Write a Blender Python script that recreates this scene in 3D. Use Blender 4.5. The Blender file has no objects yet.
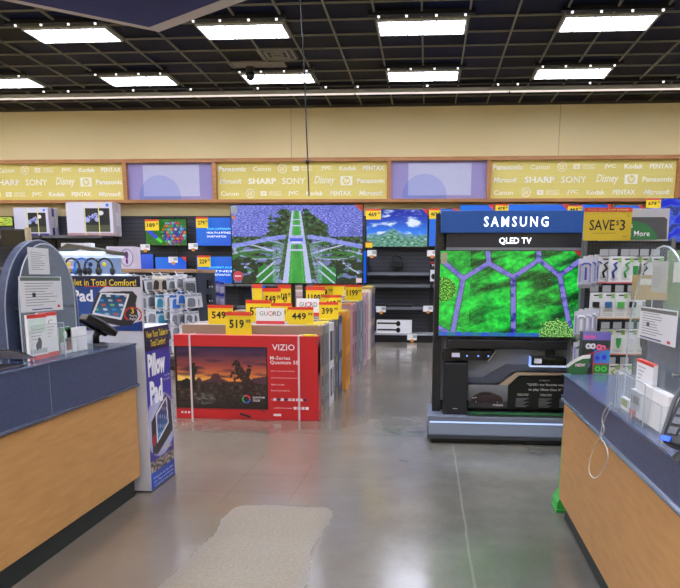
import bpy, math, random
from mathutils import Vector, Matrix, noise
random.seed(7)
C = bpy.context.scene.collection

# ------------------------------------------------------------------ camera geometry
FP, CX, CY, HC, VPX, VPY, ROLL = 715., 366., 412., 1.4, 427.5, 279., .006
_ey = Vector((VPX-CX, -(VPY-CY), -FP)).normalized()
_ez = Vector((1, -ROLL, 0)).cross(_ey).normalized()
_ex = _ey.cross(_ez)
def ony(u, v, y):
    """world (x, z) seen at photo point u, v on the plane at depth y"""
    d = Vector((u-CX, -(v-CY), -FP)); t = y/d.dot(_ey)
    return d.dot(_ex)*t, HC+d.dot(_ez)*t
def onz(u, v, z):
    d = Vector((u-CX, -(v-CY), -FP)); t = (z-HC)/d.dot(_ez)
    return d.dot(_ex)*t, d.dot(_ey)*t
def onx(u, v, x):
    d = Vector((u-CX, -(v-CY), -FP)); t = x/d.dot(_ex)
    return d.dot(_ey)*t, HC+d.dot(_ez)*t
def R4(u0, v0, u1, v1, y):
    vm = (v0+v1)/2; x0 = ony(u0, vm, y)[0]; x1 = ony(u1, vm, y)[0]; um = (u0+u1)/2; za = ony(um, v0, y)[1]; zb = ony(um, v1, y)[1]
    return x0, x1, min(za, zb), max(za, zb)

cam = bpy.data.cameras.new('camera'); co = bpy.data.objects.new('camera', cam); C.objects.link(co)
co.matrix_world = Matrix(((_ex[0], _ex[1], _ex[2], 0), (_ey[0], _ey[1], _ey[2], 0), (_ez[0], _ez[1], _ez[2], HC), (0, 0, 0, 1)))
cam.sensor_width = 36; cam.lens = FP/680*36
cam.shift_x = -(CX-340)/680; cam.shift_y = (CY-294)/680
cam.clip_start = .02
bpy.context.scene.camera = co

# ------------------------------------------------------------------ materials
def lin(c):
    if isinstance(c, str): c = tuple(int(c[i:i+2], 16)/255 for i in (0, 2, 4))
    return tuple(x/12.92 if x <= .04045 else ((x+.055)/1.055)**2.4 for x in c)
_m = {}
def mat(col, rough=.5, metal=0., emit=0., alpha=1., trans=0., spec=.5, coat=0.):
    k = (col, rough, metal, emit, alpha, trans, spec, coat)
    if k in _m: return _m[k]
    m = bpy.data.materials.new('surface'); m.use_nodes = True
    b = m.node_tree.nodes['Principled BSDF']; c = (*lin(col), 1)
    b.inputs['Base Color'].default_value = c; b.inputs['Roughness'].default_value = rough
    b.inputs['Metallic'].default_value = metal; b.inputs['Specular IOR Level'].default_value = spec
    b.inputs['Alpha'].default_value = alpha; b.inputs['Transmission Weight'].default_value = trans
    b.inputs['Coat Weight'].default_value = coat
    if emit: b.inputs['Emission Color'].default_value = c; b.inputs['Emission Strength'].default_value = emit
    _m[k] = m; return m
def nodes(name):
    m = bpy.data.materials.new(name); m.use_nodes = True; nt = m.node_tree
    return m, nt, nt.nodes['Principled BSDF']
def noisy(name, c0, c1, scale=(1, 1, 1), nscale=5, rough=.5, detail=4, lo=.3, hi=.7, bump=0, spec=.5, metal=0):
    m, nt, b = nodes(name); N = nt.nodes; L = nt.links
    tc = N.new('ShaderNodeTexCoord'); mp = N.new('ShaderNodeMapping'); mp.inputs['Scale'].default_value = scale
    nz = N.new('ShaderNodeTexNoise'); nz.inputs['Scale'].default_value = nscale; nz.inputs['Detail'].default_value = detail
    cr = N.new('ShaderNodeValToRGB'); cr.color_ramp.elements[0].position = lo; cr.color_ramp.elements[1].position = hi
    cr.color_ramp.elements[0].color = (*lin(c0), 1); cr.color_ramp.elements[1].color = (*lin(c1), 1)
    L.new(tc.outputs['Object'], mp.inputs[0]); L.new(mp.outputs[0], nz.inputs[0]); L.new(nz.outputs[0], cr.inputs[0])
    L.new(cr.outputs[0], b.inputs['Base Color']); b.inputs['Roughness'].default_value = rough
    b.inputs['Specular IOR Level'].default_value = spec; b.inputs['Metallic'].default_value = metal
    if bump:
        bp = N.new('ShaderNodeBump'); bp.inputs['Strength'].default_value = bump
        L.new(nz.outputs[0], bp.inputs['Height']); L.new(bp.outputs[0], b.inputs['Normal'])
    return m
def art_mat(emit=0., rough=.45):
    m, nt, b = nodes('printed_art'); a = nt.nodes.new('ShaderNodeVertexColor'); a.layer_name = 'art'
    if emit:
        b.inputs['Base Color'].default_value = (.01, .01, .01, 1)
        nt.links.new(a.outputs[0], b.inputs['Emission Color']); b.inputs['Emission Strength'].default_value = emit
    else: nt.links.new(a.outputs[0], b.inputs['Base Color'])
    b.inputs['Roughness'].default_value = rough
    return m
PRINT = art_mat(); SCREEN = art_mat(.95, .12)
wood_trim = noisy('oak_trim', 'a9703f', 'c08850', (1, 8, 8), 3, .45)
wood_panel = noisy('maple_laminate', 'bd8a4e', 'cf9c5c', (2, 1.2, 9), 4, .42, 6, .25, .75)
slate = noisy('slate_laminate', '3d4765', '4a5473', (1, 1, 1), 60, .38, 3)
slate_p = noisy('slate_panel', '3b445e', '474f69', (1, 1, 1), 40, .5, 3)
dark = mat('1c1d21', .5); black = mat('0b0b0d', .35); blackg = mat('08080a', .12)
shelf_dark = mat('2e3138', .45, .3); shelf_grey = mat('70747c', .4, .4); white = mat('eeeef0', .5); offw = mat('dcdce4', .5)
chrome = mat('c8ccd0', .2, 1.); toek = mat('1b2422', .5); tagy = mat('f2d21c', .45); tagr = mat('e2402c', .45); inkb = mat('151515', .5)
acr = mat('dfeef2', .03, alpha=.10, spec=.4); acre = mat('d4dde8', .15, alpha=.7)
navy = mat('1d2a6e', .5); yel = mat('f4d433', .45)

# ------------------------------------------------------------------ mesh helpers
def link(o, parent=None):
    C.objects.link(o)
    if parent: o.parent = parent
    return o
class M:
    def __init__(s): s.v = []; s.f = []; s.m = []
    def add(s, vs, fs, mi=0):
        n = len(s.v); s.v += [tuple(p) for p in vs]; s.f += [tuple(i+n for i in f) for f in fs]; s.m += [mi]*len(fs); return s
    def box(s, x0, x1, y0, y1, z0, z1, mi=0):
        return s.add([(x, y, z) for z in (z0, z1) for y in (y0, y1) for x in (x0, x1)],
                     [(0, 2, 3, 1), (4, 5, 7, 6), (0, 1, 5, 4), (2, 6, 7, 3), (0, 4, 6, 2), (1, 3, 7, 5)], mi)
    def prism(s, pts, a, b, ax='y', mi=0):
        """outline pts (counter-clockwise in the facing view) swept from a to b along axis"""
        n = len(pts)
        g = {'y': lambda p, t: (p[0], t, p[1]), 'x': lambda p, t: (t, p[0], p[1]), 'z': lambda p, t: (p[0], p[1], t)}[ax]
        vs = [g(p, a) for p in pts]+[g(p, b) for p in pts]
        return s.add(vs, [tuple(range(n)), tuple(range(2*n-1, n-1, -1))]+[(i, i+n, (i+1) % n+n, (i+1) % n) for i in range(n)], mi)
    def cyl(s, p0, p1, r0, r1=None, n=16, mi=0):
        r1 = r0 if r1 is None else r1; p0 = Vector(p0); p1 = Vector(p1); d = (p1-p0).normalized()
        a = d.orthogonal().normalized(); b = d.cross(a); vs = []
        for p, r in ((p0, r0), (p1, r1)):
            vs += [p+a*math.cos(6.28318*i/n)*r+b*math.sin(6.28318*i/n)*r for i in range(n)]
        return s.add(vs, [tuple(range(n-1, -1, -1)), tuple(range(n, 2*n))]+[(i, (i+1) % n, (i+1) % n+n, i+n) for i in range(n)], mi)
    def tube(s, pts, r, n=8, mi=0):
        pts = [Vector(p) for p in pts]; vs = []; k = len(pts); a = None
        for i, p in enumerate(pts):
            d = (pts[min(i+1, k-1)]-pts[max(i-1, 0)]).normalized()
            a = d.orthogonal().normalized() if a is None else (a-d*a.dot(d)).normalized()
            b = d.cross(a)
            vs += [p+a*math.cos(6.28318*j/n)*r+b*math.sin(6.28318*j/n)*r for j in range(n)]
        fs = [tuple(range(n-1, -1, -1)), tuple(range((k-1)*n, k*n))]
        for i in range(k-1): fs += [(i*n+j, i*n+(j+1) % n, (i+1)*n+(j+1) % n, (i+1)*n+j) for j in range(n)]
        return s.add(vs, fs, mi)
    def ball(s, c, r, n=10, mi=0):
        rx, ry, rz = r if isinstance(r, tuple) else (r, r, r); vs = [(c[0], c[1], c[2]-rz)]; fs = []
        for i in range(1, n//2):
            t = math.pi*i/(n//2)
            vs += [(c[0]+rx*math.sin(t)*math.cos(6.28318*j/n), c[1]+ry*math.sin(t)*math.sin(6.28318*j/n), c[2]-rz*math.cos(t)) for j in range(n)]
        vs.append((c[0], c[1], c[2]+rz)); q = n//2-1
        for j in range(n):
            fs.append((0, 1+(j+1) % n, 1+j)); e = 1+(q-1)*n; fs.append((len(vs)-1, e+j, e+(j+1) % n))
            for i in range(q-1): fs.append((1+i*n+j, 1+i*n+(j+1) % n, 1+(i+1)*n+(j+1) % n, 1+(i+1)*n+j))
        return s.add(vs, fs, mi)
    def mesh(s, name, mats):
        me = bpy.data.meshes.new(name); me.from_pydata(s.v, [], s.f)
        for m in (mats if isinstance(mats, (list, tuple)) else [mats]): me.materials.append(m)
        me.polygons.foreach_set('material_index', s.m); me.update(); return me
    def build(s, name, mats, parent=None, bevel=0, smooth=False, loc=None, rz=0):
        me = s.mesh(name, mats)
        if smooth: me.polygons.foreach_set('use_smooth', [True]*len(me.polygons))
        o = link(bpy.data.objects.new(name, me), parent)
        if loc: o.location = loc
        o.rotation_euler.z = rz
        if bevel:
            b = o.modifiers.new('bevel', 'BEVEL'); b.width = bevel; b.segments = 2; b.limit_method = 'ANGLE'; b.harden_normals = False
        return o
def box(x0, x1, y0, y1, z0, z1): return M().box(x0, x1, y0, y1, z0, z1)
def thing(name, label, cat, loc=(0, 0, 0), rz=0, group=None):
    o = link(bpy.data.objects.new(name, None)); o.empty_display_size = .1
    o.location = loc; o.rotation_euler.z = rz; return tag(o, label, cat, group)
def tag(o, label, cat, group=None):
    o['label'] = label; o['category'] = cat
    if group: o['group'] = group
    return o
def struct(o): o['kind'] = 'structure'; return o
def copy_tree(o, loc, label=None, parent=None, rz=None):
    c = o.copy(); C.objects.link(c)
    if parent: c.parent = parent
    else:
        c.location = loc
        if label: c['label'] = label
        if rz is not None: c.rotation_euler.z = rz
    for ch in [k for k in o.children]: copy_tree(ch, None, None, c)
    return c
# text laid on a plane; face 'y' looks toward -Y (the camera), 'x' looks toward +X, 't' lies flat
def text(s, x, z, w, h, d, m, parent, name='lettering', face='y', bold=0., shear=0., align='C', th=.0008, sp=1.):
    cu = bpy.data.curves.new('t', 'FONT'); cu.body = s; cu.size = 1; cu.offset = bold; cu.shear = shear; cu.space_line = .85; cu.space_character = sp
    cu.resolution_u = 2
    if align == 'CM': cu.align_x = 'CENTER'
    o = bpy.data.objects.new('t', cu); me = bpy.data.meshes.new_from_object(o); bpy.data.objects.remove(o)
    xs = [v.co.x for v in me.vertices]; ys = [v.co.y for v in me.vertices]
    x0, x1, y0, y1 = min(xs), max(xs), min(ys), max(ys)
    sx = w/(x1-x0) if w else None; sy = h/(y1-y0) if h else None
    sx = sx or sy; sy = sy or sx
    me.name = name
    for v in me.vertices:
        a = (v.co.x-x0)*sx-(0 if align == 'L' else (x1-x0)*sx/2); b = (v.co.y-(y0+y1)/2)*sy
        if face == 'y': v.co = (x+a, d-th, z+b)
        elif face == 'x': v.co = (d+th, x+a, z+b)
        else: v.co = (x+a, z+b, d+th)
    me.materials.clear(); me.materials.append(m); me.update()
    return link(bpy.data.objects.new(name, me), parent)
# painted grid: fn(s, t) -> sRGB, s right, t up
def art(fn, nx, nz, a0, a1, z0, z1, d, parent, name='printed_front', m=None, face='y', cut=None):
    me = bpy.data.meshes.new(name); vs = []; cs = []
    for j in range(nz+1):
        for i in range(nx+1):
            s, t = i/nx, j/nz; a = a0+(a1-a0)*s; z = z0+(z1-z0)*t
            vs.append((a, d, z) if face == 'y' else (d, a, z))
            c = fn(s, t)
            if isinstance(c, str): c = tuple(int(c[q:q+2], 16)/255 for q in (0, 2, 4))
            cs += [*lin(tuple(min(1, max(0, q)) for q in c)), 1]
    fs = [(j*(nx+1)+i, j*(nx+1)+i+1, (j+1)*(nx+1)+i+1, (j+1)*(nx+1)+i) for j in range(nz) for i in range(nx)]
    me.from_pydata(vs, [], fs); ca = me.color_attributes.new('art', 'FLOAT_COLOR', 'POINT'); ca.data.foreach_set('color', cs)
    me.materials.append(m or PRINT); me.update()
    return link(bpy.data.objects.new(name, me), parent)
def hx(c): return tuple(int(c[q:q+2], 16)/255 for q in (0, 2, 4))
def mix(a, b, t):
    if isinstance(a, str): a = hx(a)
    if isinstance(b, str): b = hx(b)
    t = max(0, min(1, t)); return tuple(p+(q-p)*t for p, q in zip(a, b))
def nz_(x, y, s=0., o=3): return .5+.36*noise.fractal(Vector((x, y, s)), 1., 2., o)
def cell(x, y, s=0.):
    q = noise.cell(Vector((x, y, s))); return q % 1. if q < 0 else q
def seg(px, pz, x0, z0, x1, z1):
    dx, dz = x1-x0, z1-z0; t = max(0, min(1, ((px-x0)*dx+(pz-z0)*dz)/(dx*dx+dz*dz+1e-12)))
    return math.hypot(px-x0-t*dx, pz-z0-t*dz)
def inpoly(x, y, P):
    r = False; j = len(P)-1
    for i in range(len(P)):
        if (P[i][1] > y) != (P[j][1] > y) and x < (P[j][0]-P[i][0])*(y-P[i][1])/(P[j][1]-P[i][1])+P[i][0]: r = not r
        j = i
    return r

# ------------------------------------------------------------------ room
X0, X1, Y0, Y1, ZC = -12.5, 8.6, -3.2, 17., 5.25
def floor_mat():
    m, nt, b = nodes('polished_concrete'); N = nt.nodes; L = nt.links
    tc = N.new('ShaderNodeTexCoord'); OB = tc.outputs['Object']
    def nz(sc, det=4, ro=.55, sx=1, sy=1):
        mp = N.new('ShaderNodeMapping'); mp.inputs['Scale'].default_value = (sx, sy, 1); L.new(OB, mp.inputs[0])
        n = N.new('ShaderNodeTexNoise'); n.inputs['Scale'].default_value = sc; n.inputs['Detail'].default_value = det
        n.inputs['Roughness'].default_value = ro; L.new(mp.outputs[0], n.inputs[0]); return n.outputs[0]
    def ramp(src, p0, c0, p1, c1):
        r = N.new('ShaderNodeValToRGB'); r.color_ramp.elements[0].position = p0; r.color_ramp.elements[1].position = p1
        r.color_ramp.elements[0].color = (*lin(c0), 1); r.color_ramp.elements[1].color = (*lin(c1), 1); L.new(src, r.inputs[0]); return r.outputs[0]
    def mx(f, a, b_, mode='MIX'):
        x = N.new('ShaderNodeMix'); x.data_type = 'RGBA'; x.blend_type = mode
        (L.new(f, x.inputs[0]) if not isinstance(f, float) else setattr(x.inputs[0], 'default_value', f))
        L.new(a, x.inputs[6])
        (L.new(b_, x.inputs[7]) if not isinstance(b_, str) else setattr(x.inputs[7], 'default_value', (*lin(b_), 1))); return x.outputs[2]
    def mt(op, a, b_=0.):
        x = N.new('ShaderNodeMath'); x.operation = op
        for i, q in enumerate((a, b_)): (L.new(q, x.inputs[i]) if not isinstance(q, float) else setattr(x.inputs[i], 'default_value', q))
        return x.outputs[0]
    base = ramp(nz(1.1, 9, .68), .3, '66635a', .7, '858074')
    base = mx(ramp(nz(.55, 8, .62, 1.6, .6), .46, '000000', .68, 'c4c4c4'), base, '45443e')
    base = mx(ramp(nz(70, 2, .6), .45, '000000', .72, '4c4c4c'), base, '9a978f')
    base = mx(ramp(nz(34, 3, .6), .62, '000000', .7, '5e5e5e'), base, '3a3936')
    # warm cast of the old slab on the left side, grey-green on the right
    sp = N.new('ShaderNodeSeparateXYZ'); L.new(OB, sp.inputs[0]); X = sp.outputs[0]; Y = sp.outputs[1]
    mr = N.new('ShaderNodeMapRange'); L.new(X, mr.inputs[0]); mr.inputs[1].default_value = -1.2; mr.inputs[2].default_value = .2; mr.inputs[3].default_value = .5; mr.inputs[4].default_value = 0
    base = mx(mr.outputs[0], base, '8a7560')
    # rectangular patch of exposed aggregate
    wob = mt('MULTIPLY', mt('SUBTRACT', nz(2.2, 5, .6), .5), .12)
    def band(v, lo, hi, s=.05):
        a = N.new('ShaderNodeMapRange'); L.new(v, a.inputs[0]); a.inputs[1].default_value = lo-s; a.inputs[2].default_value = lo+s
        c = N.new('ShaderNodeMapRange'); L.new(v, c.inputs[0]); c.inputs[1].default_value = hi-s; c.inputs[2].default_value = hi+s; c.inputs[3].default_value = 1; c.inputs[4].default_value = 0
        return mt('MULTIPLY', a.outputs[0], c.outputs[0])
    patch = mt('MULTIPLY', band(mt('ADD', X, wob), -1.16, -.57), band(mt('ADD', Y, wob), 2.2, 4.2))
    agg = ramp(nz(60, 3, .7), .4, '84775a', .62, 'ab9a72')
    base = mx(mt('MULTIPLY', patch, .55), base, agg)
    # saw-cut joints
    j1 = band(mt('ADD', X, mt('MULTIPLY', wob, .25)), .242, .254, .003); j1 = mt('MULTIPLY', j1, band(Y, -3., 6.1))
    base = mx(mt('MULTIPLY', j1, .32), base, 'a9a69c')
    jj = None
    for ax, c, lo, hi in ((Y, 4.93, -2.3, -.2), (Y, 4.5, -2.3, -.4), (X, -1.28, 4.2, 5.5), (X, -.85, 4.3, 5.3), (Y, 6.35, -2.4, 1.)):
        q = mt('MULTIPLY', band(mt('ADD', ax, mt('MULTIPLY', wob, .2)), c-.003, c+.003, .004), band(X if ax is Y else Y, lo, hi))
        jj = q if jj is None else mt('MAXIMUM', jj, q)
    base = mx(mt('MULTIPLY', jj, .4), base, '3c3b38')
    L.new(base, b.inputs['Base Color'])
    r = N.new('ShaderNodeMapRange'); L.new(nz(1.3, 5, .6), r.inputs[0]); r.inputs[1].default_value = .3; r.inputs[2].default_value = .7; r.inputs[3].default_value = .12; r.inputs[4].default_value = .26
    L.new(mt('ADD', r.outputs[0], mt('MULTIPLY', patch, .25)), b.inputs['Roughness']); b.inputs['Specular IOR Level'].default_value = .8
    bp = N.new('ShaderNodeBump'); bp.inputs['Strength'].default_value = .05; bp.inputs['Distance'].default_value = .02
    L.new(nz(7, 4, .5), bp.inputs['Height']); L.new(bp.outputs[0], b.inputs['Normal'])
    return m
struct(box(X0, X1, Y0, Y1, -.1, 0).build('floor', floor_mat()))
cream = noisy('cream_paint', 'f3dfa8', 'f5e3b0', (1, 1, 1), .7, .7)
struct(box(X0, X1, Y1, Y1+.15, 0, ZC+.1).build('wall_back', cream))
struct(box(X0, X1, Y0-.15, Y0, 0, ZC+.1).build('wall_front', cream))
struct(box(X0-.15, X0, Y0, Y1, 0, ZC+.1).build('wall_left', cream))
struct(box(X1, X1+.15, Y0, Y1, 0, ZC+.1).build('wall_right', cream))
tile = noisy('dark_tile', '03050e', '0a1230', (1, 1, 1), .8, .6, 2, .35, .65, spec=.12)
struct(box(X0, X1, Y0, Y1, ZC, ZC+.1).build('ceiling', tile))
GX, GY = 2.785/4, 2.69/4; gx0, gy0 = -6.43, 11.6
g = M(); n0 = math.ceil((X0-gx0)/GX)
for i in range(n0, 60):
    x = gx0+i*GX
    if x > X1: break
    g.box(x-.014, x+.014, Y0, Y1, ZC-.03, ZC)
for j in range(-30, 30):
    y = gy0+j*GY
    if Y0 < y < Y1: g.box(X0, X1, y-.010, y+.010, ZC-.026, ZC)
struct(g.build('trim_1', mat('807d6c', .7)))
struct(box(X0, X1, Y1-.05, Y1, ZC-.06, ZC).build('trim_2', mat('4a4436', .6)))
# thin seams of the painted wall boards
s = M()
for u in (291, 560):
    x = ony(u, 120, Y1)[0]; s.box(x-.006, x+.006, Y1-.006, Y1, 4.08, ZC-.06)
struct(s.build('trim_3', mat('b8a980', .7)))

# ------------------------------------------------------------------ ceiling lights
LAMP = mat('e9edff', .5, emit=26)
def make_fixture():
    t = thing('ceiling_light', 'x', 'ceiling light', (0, 0, 0), 0, 'recessed fluorescent ceiling lights')
    fr = M(); w, d = 1.36, .66
    for a in ((0, w, 0, .03), (0, w, d-.03, d), (0, .03, .03, d-.03), (w-.03, w, .03, d-.03)): fr.box(*a, -.05, 0)
    fr.build('frame', mat('d8d8d2', .4), t)
    box(.03, w-.03, .03, d-.03, -.03, -.02).build('diffuser', LAMP, t)
    lv = M()
    for k in range(1, 6): lv.box(w*k/6-.011, w*k/6+.011, .03, d-.03, -.046, -.03)
    lv.box(.03, w-.03, d/2-.005, d/2+.005, -.046, -.03)
    lv.build('louver', mat('cfd2de', .3), t)
    box(-.1, w+.1, -.32, -.22, -.06, 0).build('mounting_rail', mat('08090c', .6), t)
    for k, f in enumerate((.04, .34, .66, .97)):
        M().cyl((w*f, -.27, -.085), (w*f, -.27, -.055), .016, .022, 10).build('white_stud', mat('fdfdff', .3, emit=1.2), t)  # small white studs on the rail, emission added so they show as dots
    return t
fx = make_fixture(); first = True
rowname = {14.29: 'rear row nearer the wall', 11.6: 'front row in view'}
colname = ['', '', 'at the far left beyond the blue canopy', 'left of the hanging wire', 'right of the hanging wire above the big garden screen', 'above the lit brand kiosk', 'toward the right wall', '']
for j in range(7):
    y = 14.29-2.69*j
    for k in range(8):
        x = gx0+2.785*(k-2)+.01
        if x < X0 or x+1.36 > X1: continue
        if j < 2: lab = 'rectangular fluorescent ceiling light, %s, %s' % (rowname[round(y, 2)], ['beyond the left edge', 'leftmost', 'second from the left', 'left of the thin hanging wire', 'right of the thin hanging wire', 'second from the right', 'rightmost', 'beyond the right edge'][k])
        else: lab = 'white rectangular fluorescent ceiling light over the checkout counters, out of view above'
        if first: o = fx; o.location = (x, y+.01, ZC-.005); o['label'] = lab; first = False
        else: o = copy_tree(fx, (x, y+.01, ZC-.005), lab)
# long strip in front of the wall
edges = [-12.3, -7.6]+[ony(u, 90, 15.66)[0] for u in (193, 355, 510)]+[8.4]
for k in range(len(edges)-1):
    t = thing('strip_light', 'long thin strip light at the ceiling back, ' + ['far left stretch', 'left stretch', 'stretch left of the hanging wire end', 'middle stretch over the garden screen', 'right stretch'][k], 'strip light', (edges[k], 15.66, ZC), 0, 'strip lights in a line before the wall')
    w = edges[k+1]-edges[k]-.01
    box(0, w, -.055, .055, -.09, -.02).build('housing', mat('c9c9c4', .4), t)
    box(.01, w-.01, -.04, .04, -.105, -.09).build('tube', mat('e6dcd4', .4, emit=1.0), t)
    box(0, w, -.5, -.42, -.06, 0).build('mounting_rail', mat('08090c', .6), t)
    q = 0
    while q < w:
        M().cyl((q+.1, -.46, -.09), (q+.1, -.46, -.05), .018, .026, 10).build('white_stud', mat('fdfdff', .3, emit=1.2), t); q += 1.39  # evenly spaced white studs, with the same added emission
# camera dome and vent
x, y = onz(250, 66, ZC)
t = thing('security_camera', 'dark dome security camera hanging from a tan ceiling plate', 'security camera', (x, y, ZC))
box(-.35, .68, -.3, .33, -.02, 0).build('ceiling_plate', mat('8a8272', .6), t)
M().cyl((0, 0, -.14), (0, 0, -.02), .07, .08, 20).build('housing', mat('2a2826', .4), t)
M().ball((0, 0, -.16), (.085, .085, .1), 16).build('dome', mat('16161a', .15), t, smooth=True)
x, y = onz(277, 53, ZC)
t = thing('air_vent', 'grey square air vent in the dark ceiling beside the hanging wire', 'vent', (x, y, ZC))
box(-.33, .33, -.32, .32, -.015, 0).build('backing', mat('45453f', .6), t)
f = M()
for r, z in ((.3, -.03), (.2, -.04), (.1, -.05)):
    for a in ((-r, r, -r, -r+.03), (-r, r, r-.03, r), (-r, -r+.03, -r+.03, r-.03), (r-.03, r, -r+.03, r-.03)): f.box(*a, z, -.015)
f.build('louver', mat('8b897c', .5), t)
# blue canopy above the left counter
zc = 2.95
def cz(u, v): return onz(u, v, zc)
tip = cz(159, 32); a = cz(20, 4); b2 = cz(236, 4)
def ext(p, q, k): return (p[0]+(q[0]-p[0])*k, p[1]+(q[1]-p[1])*k)
A = ext(tip, a, 1.9); B = ext(tip, b2, 2.4)
poly = [tip, B, (B[0]-1.2, B[1]-.6), (A[0], B[1]-.6), A]
t = thing('hanging_canopy', 'blue ceiling canopy with tan border hanging over the left counter', 'ceiling canopy', (tip[0], tip[1], zc))
lp = [(p[0]-tip[0], p[1]-tip[1]) for p in poly]
cxx = sum(p[0] for p in lp)/5; cyy = sum(p[1] for p in lp)/5
inn = [(p[0]+(cxx-p[0])*.12, p[1]+(cyy-p[1])*.12) for p in lp]
M().prism(lp, 0, .12, 'z').build('canopy_border', mat('d2c8bb', .7), t)
M().prism(inn, -.012, .0, 'z').build('canopy_panel', noisy('canopy_blue', '1c2560', '252f6e', (1, 1, 1), 3, .6), t)
wr = M()
for p in (inn[0], inn[1], inn[4]): wr.cyl((p[0]*.9-.1, p[1]*.9-.1, .12), (p[0]*.9-.1, p[1]*.9-.1, ZC-zc), .006, n=6)
wr.build('suspension_wire', chrome, t)
# thin hanging wire with bead
x0, z0 = ony(309, 196, 8.); x1, z1 = ony(299, 0, 8.)
xt = x0+(x1-x0)*(ZC-z0)/(z1-z0)
t = thing('hanging_wire', 'thin black wire hanging from the ceiling before the yellow brand panel', 'wire', (xt, 8., ZC))
M().tube([(0, 0, 0), (.02+(x0-xt)*.5, 0, (z0-ZC)*.5), (x0-xt, 0, z0-ZC)], .0075, 6).build('wire', black, t)
xb, zb = ony(307.5, 161.5, 8.)
M().ball((xb-xt, 0, zb-ZC), .025).build('bead', black, t, smooth=True)

# ------------------------------------------------------------------ valance of brand panels
VY = 16.7; vz0, vz1 = 3.1, 4.07
vx = [-10.05-1.95]+[ony(u, 180, VY)[0] for u in (124.5, 214, 389, 489, 679)]+[8.4]
fr = M(); fr.box(-12.3, 8.4, VY, Y1, vz1-.08, vz1); fr.box(-12.3, 8.4, VY, Y1, vz0, vz0+.07)
for x in vx: fr.box(x-.045, x+.045, VY, Y1, vz0+.07, vz1-.08)
struct(fr.build('trim_4', wood_trim))
struct(box(-12.3, 8.4, VY+.14, Y1, vz0+.07, vz1-.08).build('trim_5', mat('c9bb92', .7)))
layout = [[('Panasonic', 20, 105, 0), ('Canon', 125, 180, 1), ('GE', 200, 228, 2), ('HEWLETT\nPACKARD', 245, 305, 3), ('JVC', 330, 362, 4), ('Kodak', 385, 437, 4), ('PENTAX', 455, 518, 4)],
          [('Microsoft', 22, 90, 5), ('SHARP', 110, 195, 6), ('SONY', 213, 283, 7), ('Disney', 310, 372, 8), ('hp', 388, 424, 9), ('Panasonic', 437, 520, 4)],
          [('Canon', 25, 80, 1), ('GE', 102, 130, 2), ('HEWLETT\nPACKARD', 147, 210, 3), ('JVC', 230, 262, 4), ('Kodak', 285, 337, 4), ('PENTAX', 358, 420, 4), ('Microsoft', 443, 515, 5)]]
pw = mat('faf6e6', .6); yp = noisy('yellow_panel', 'dfcf6c', 'e4d578', (.2, 1, 12), 2, .6)
for xa, xb, lab in ((vx[0], vx[1], 'at the far left'), (vx[2], vx[3], 'in the middle above the garden screen'), (vx[4], vx[5], 'at the right above the kiosk')):
    w = xb-xa-.09; hgt = vz1-vz0-.15
    t = thing('brand_panel', 'yellow wall panel of pale brand names, ' + lab, 'sign panel', (xa+.045, VY+.1, vz0+.07), 0)
    pb = box(0, w, 0, .035, 0, hgt).build('panel_board', yp, t)
    full = w if xa != vx[0] else w
    W = (vx[3]-vx[2]-.09) if xa == vx[0] else w
    for ri, row in enumerate(layout):
        zc_ = hgt*(1-(.17, .5, .83)[ri])
        for s_, a, b_, k in row:
            a1, b1 = ((a-15)/512*W, (b_-15)/512*W); off = w-W
            cx_ = (a1+b1)/2+off; ww = b1-a1
            if k == 2:
                rg = M(); rr = .095
                rg.tube([(cx_+rr*math.cos(q*.3142), -.004, zc_+rr*math.sin(q*.3142)) for q in range(21)], .009, 6)
                rg.build('logo_ring', pw, pb)
                text(s_, cx_, zc_, .11, .09, -.002, pw, pb, shear=.3)
            elif k == 3:
                box(cx_-ww/2, cx_-ww/2+.14, -.004, 0, zc_-.05, zc_+.05).build('logo_square', pw, pb)
                text('hp', cx_-ww/2+.07, zc_, .09, .07, -.005, yp, pb, shear=.3, bold=.02)
                text(s_, cx_+.1, zc_, ww-.2, .1, -.002, pw, pb)
            elif k == 9:
                box(cx_-ww/2, cx_+ww/2, -.004, 0, zc_-.1, zc_+.1).build('logo_square', pw, pb)
                M().cyl((cx_, -.006, zc_), (cx_, -.004, zc_), .085, n=24).build('logo_disc', yp, pb)
                text(s_, cx_, zc_, .12, .13, -.0065, pw, pb, shear=.3, bold=.02)
            else:
                hh = {1: .1, 4: .1, 5: .11, 0: .11, 6: .12, 7: .13, 8: .19}[k] if ri != 1 else {4: .11, 5: .11, 6: .13, 7: .14, 8: .22}[k]
                text(s_, cx_, zc_, ww, hh, -.002, pw, pb, bold=.03 if k in (0, 5, 6, 4) else .012, shear=.3 if k in (5, 8) else 0)
def lav_mat():
    m, nt, b = nodes('lavender_panel'); N = nt.nodes; L = nt.links
    tc = N.new('ShaderNodeTexCoord'); v = N.new('ShaderNodeVectorMath'); v.operation = 'DISTANCE'; v.inputs[1].default_value = (.75, 0, .05)
    mp = N.new('ShaderNodeMapping'); mp.inputs['Scale'].default_value = (1, 0, 1); L.new(tc.outputs['Object'], mp.inputs[0]); L.new(mp.outputs[0], v.inputs[0])
    r = N.new('ShaderNodeValToRGB'); r.color_ramp.interpolation = 'CONSTANT'; e = r.color_ramp.elements
    e[0].position = 0; e[0].color = (*lin('7f88c8'), 1); e[1].position = .5; e[1].color = (*lin('9c92c6'), 1)
    L.new(v.outputs['Value'], r.inputs[0]); L.new(r.outputs[0], b.inputs['Base Color']); b.inputs['Roughness'].default_value = .6; return m
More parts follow.
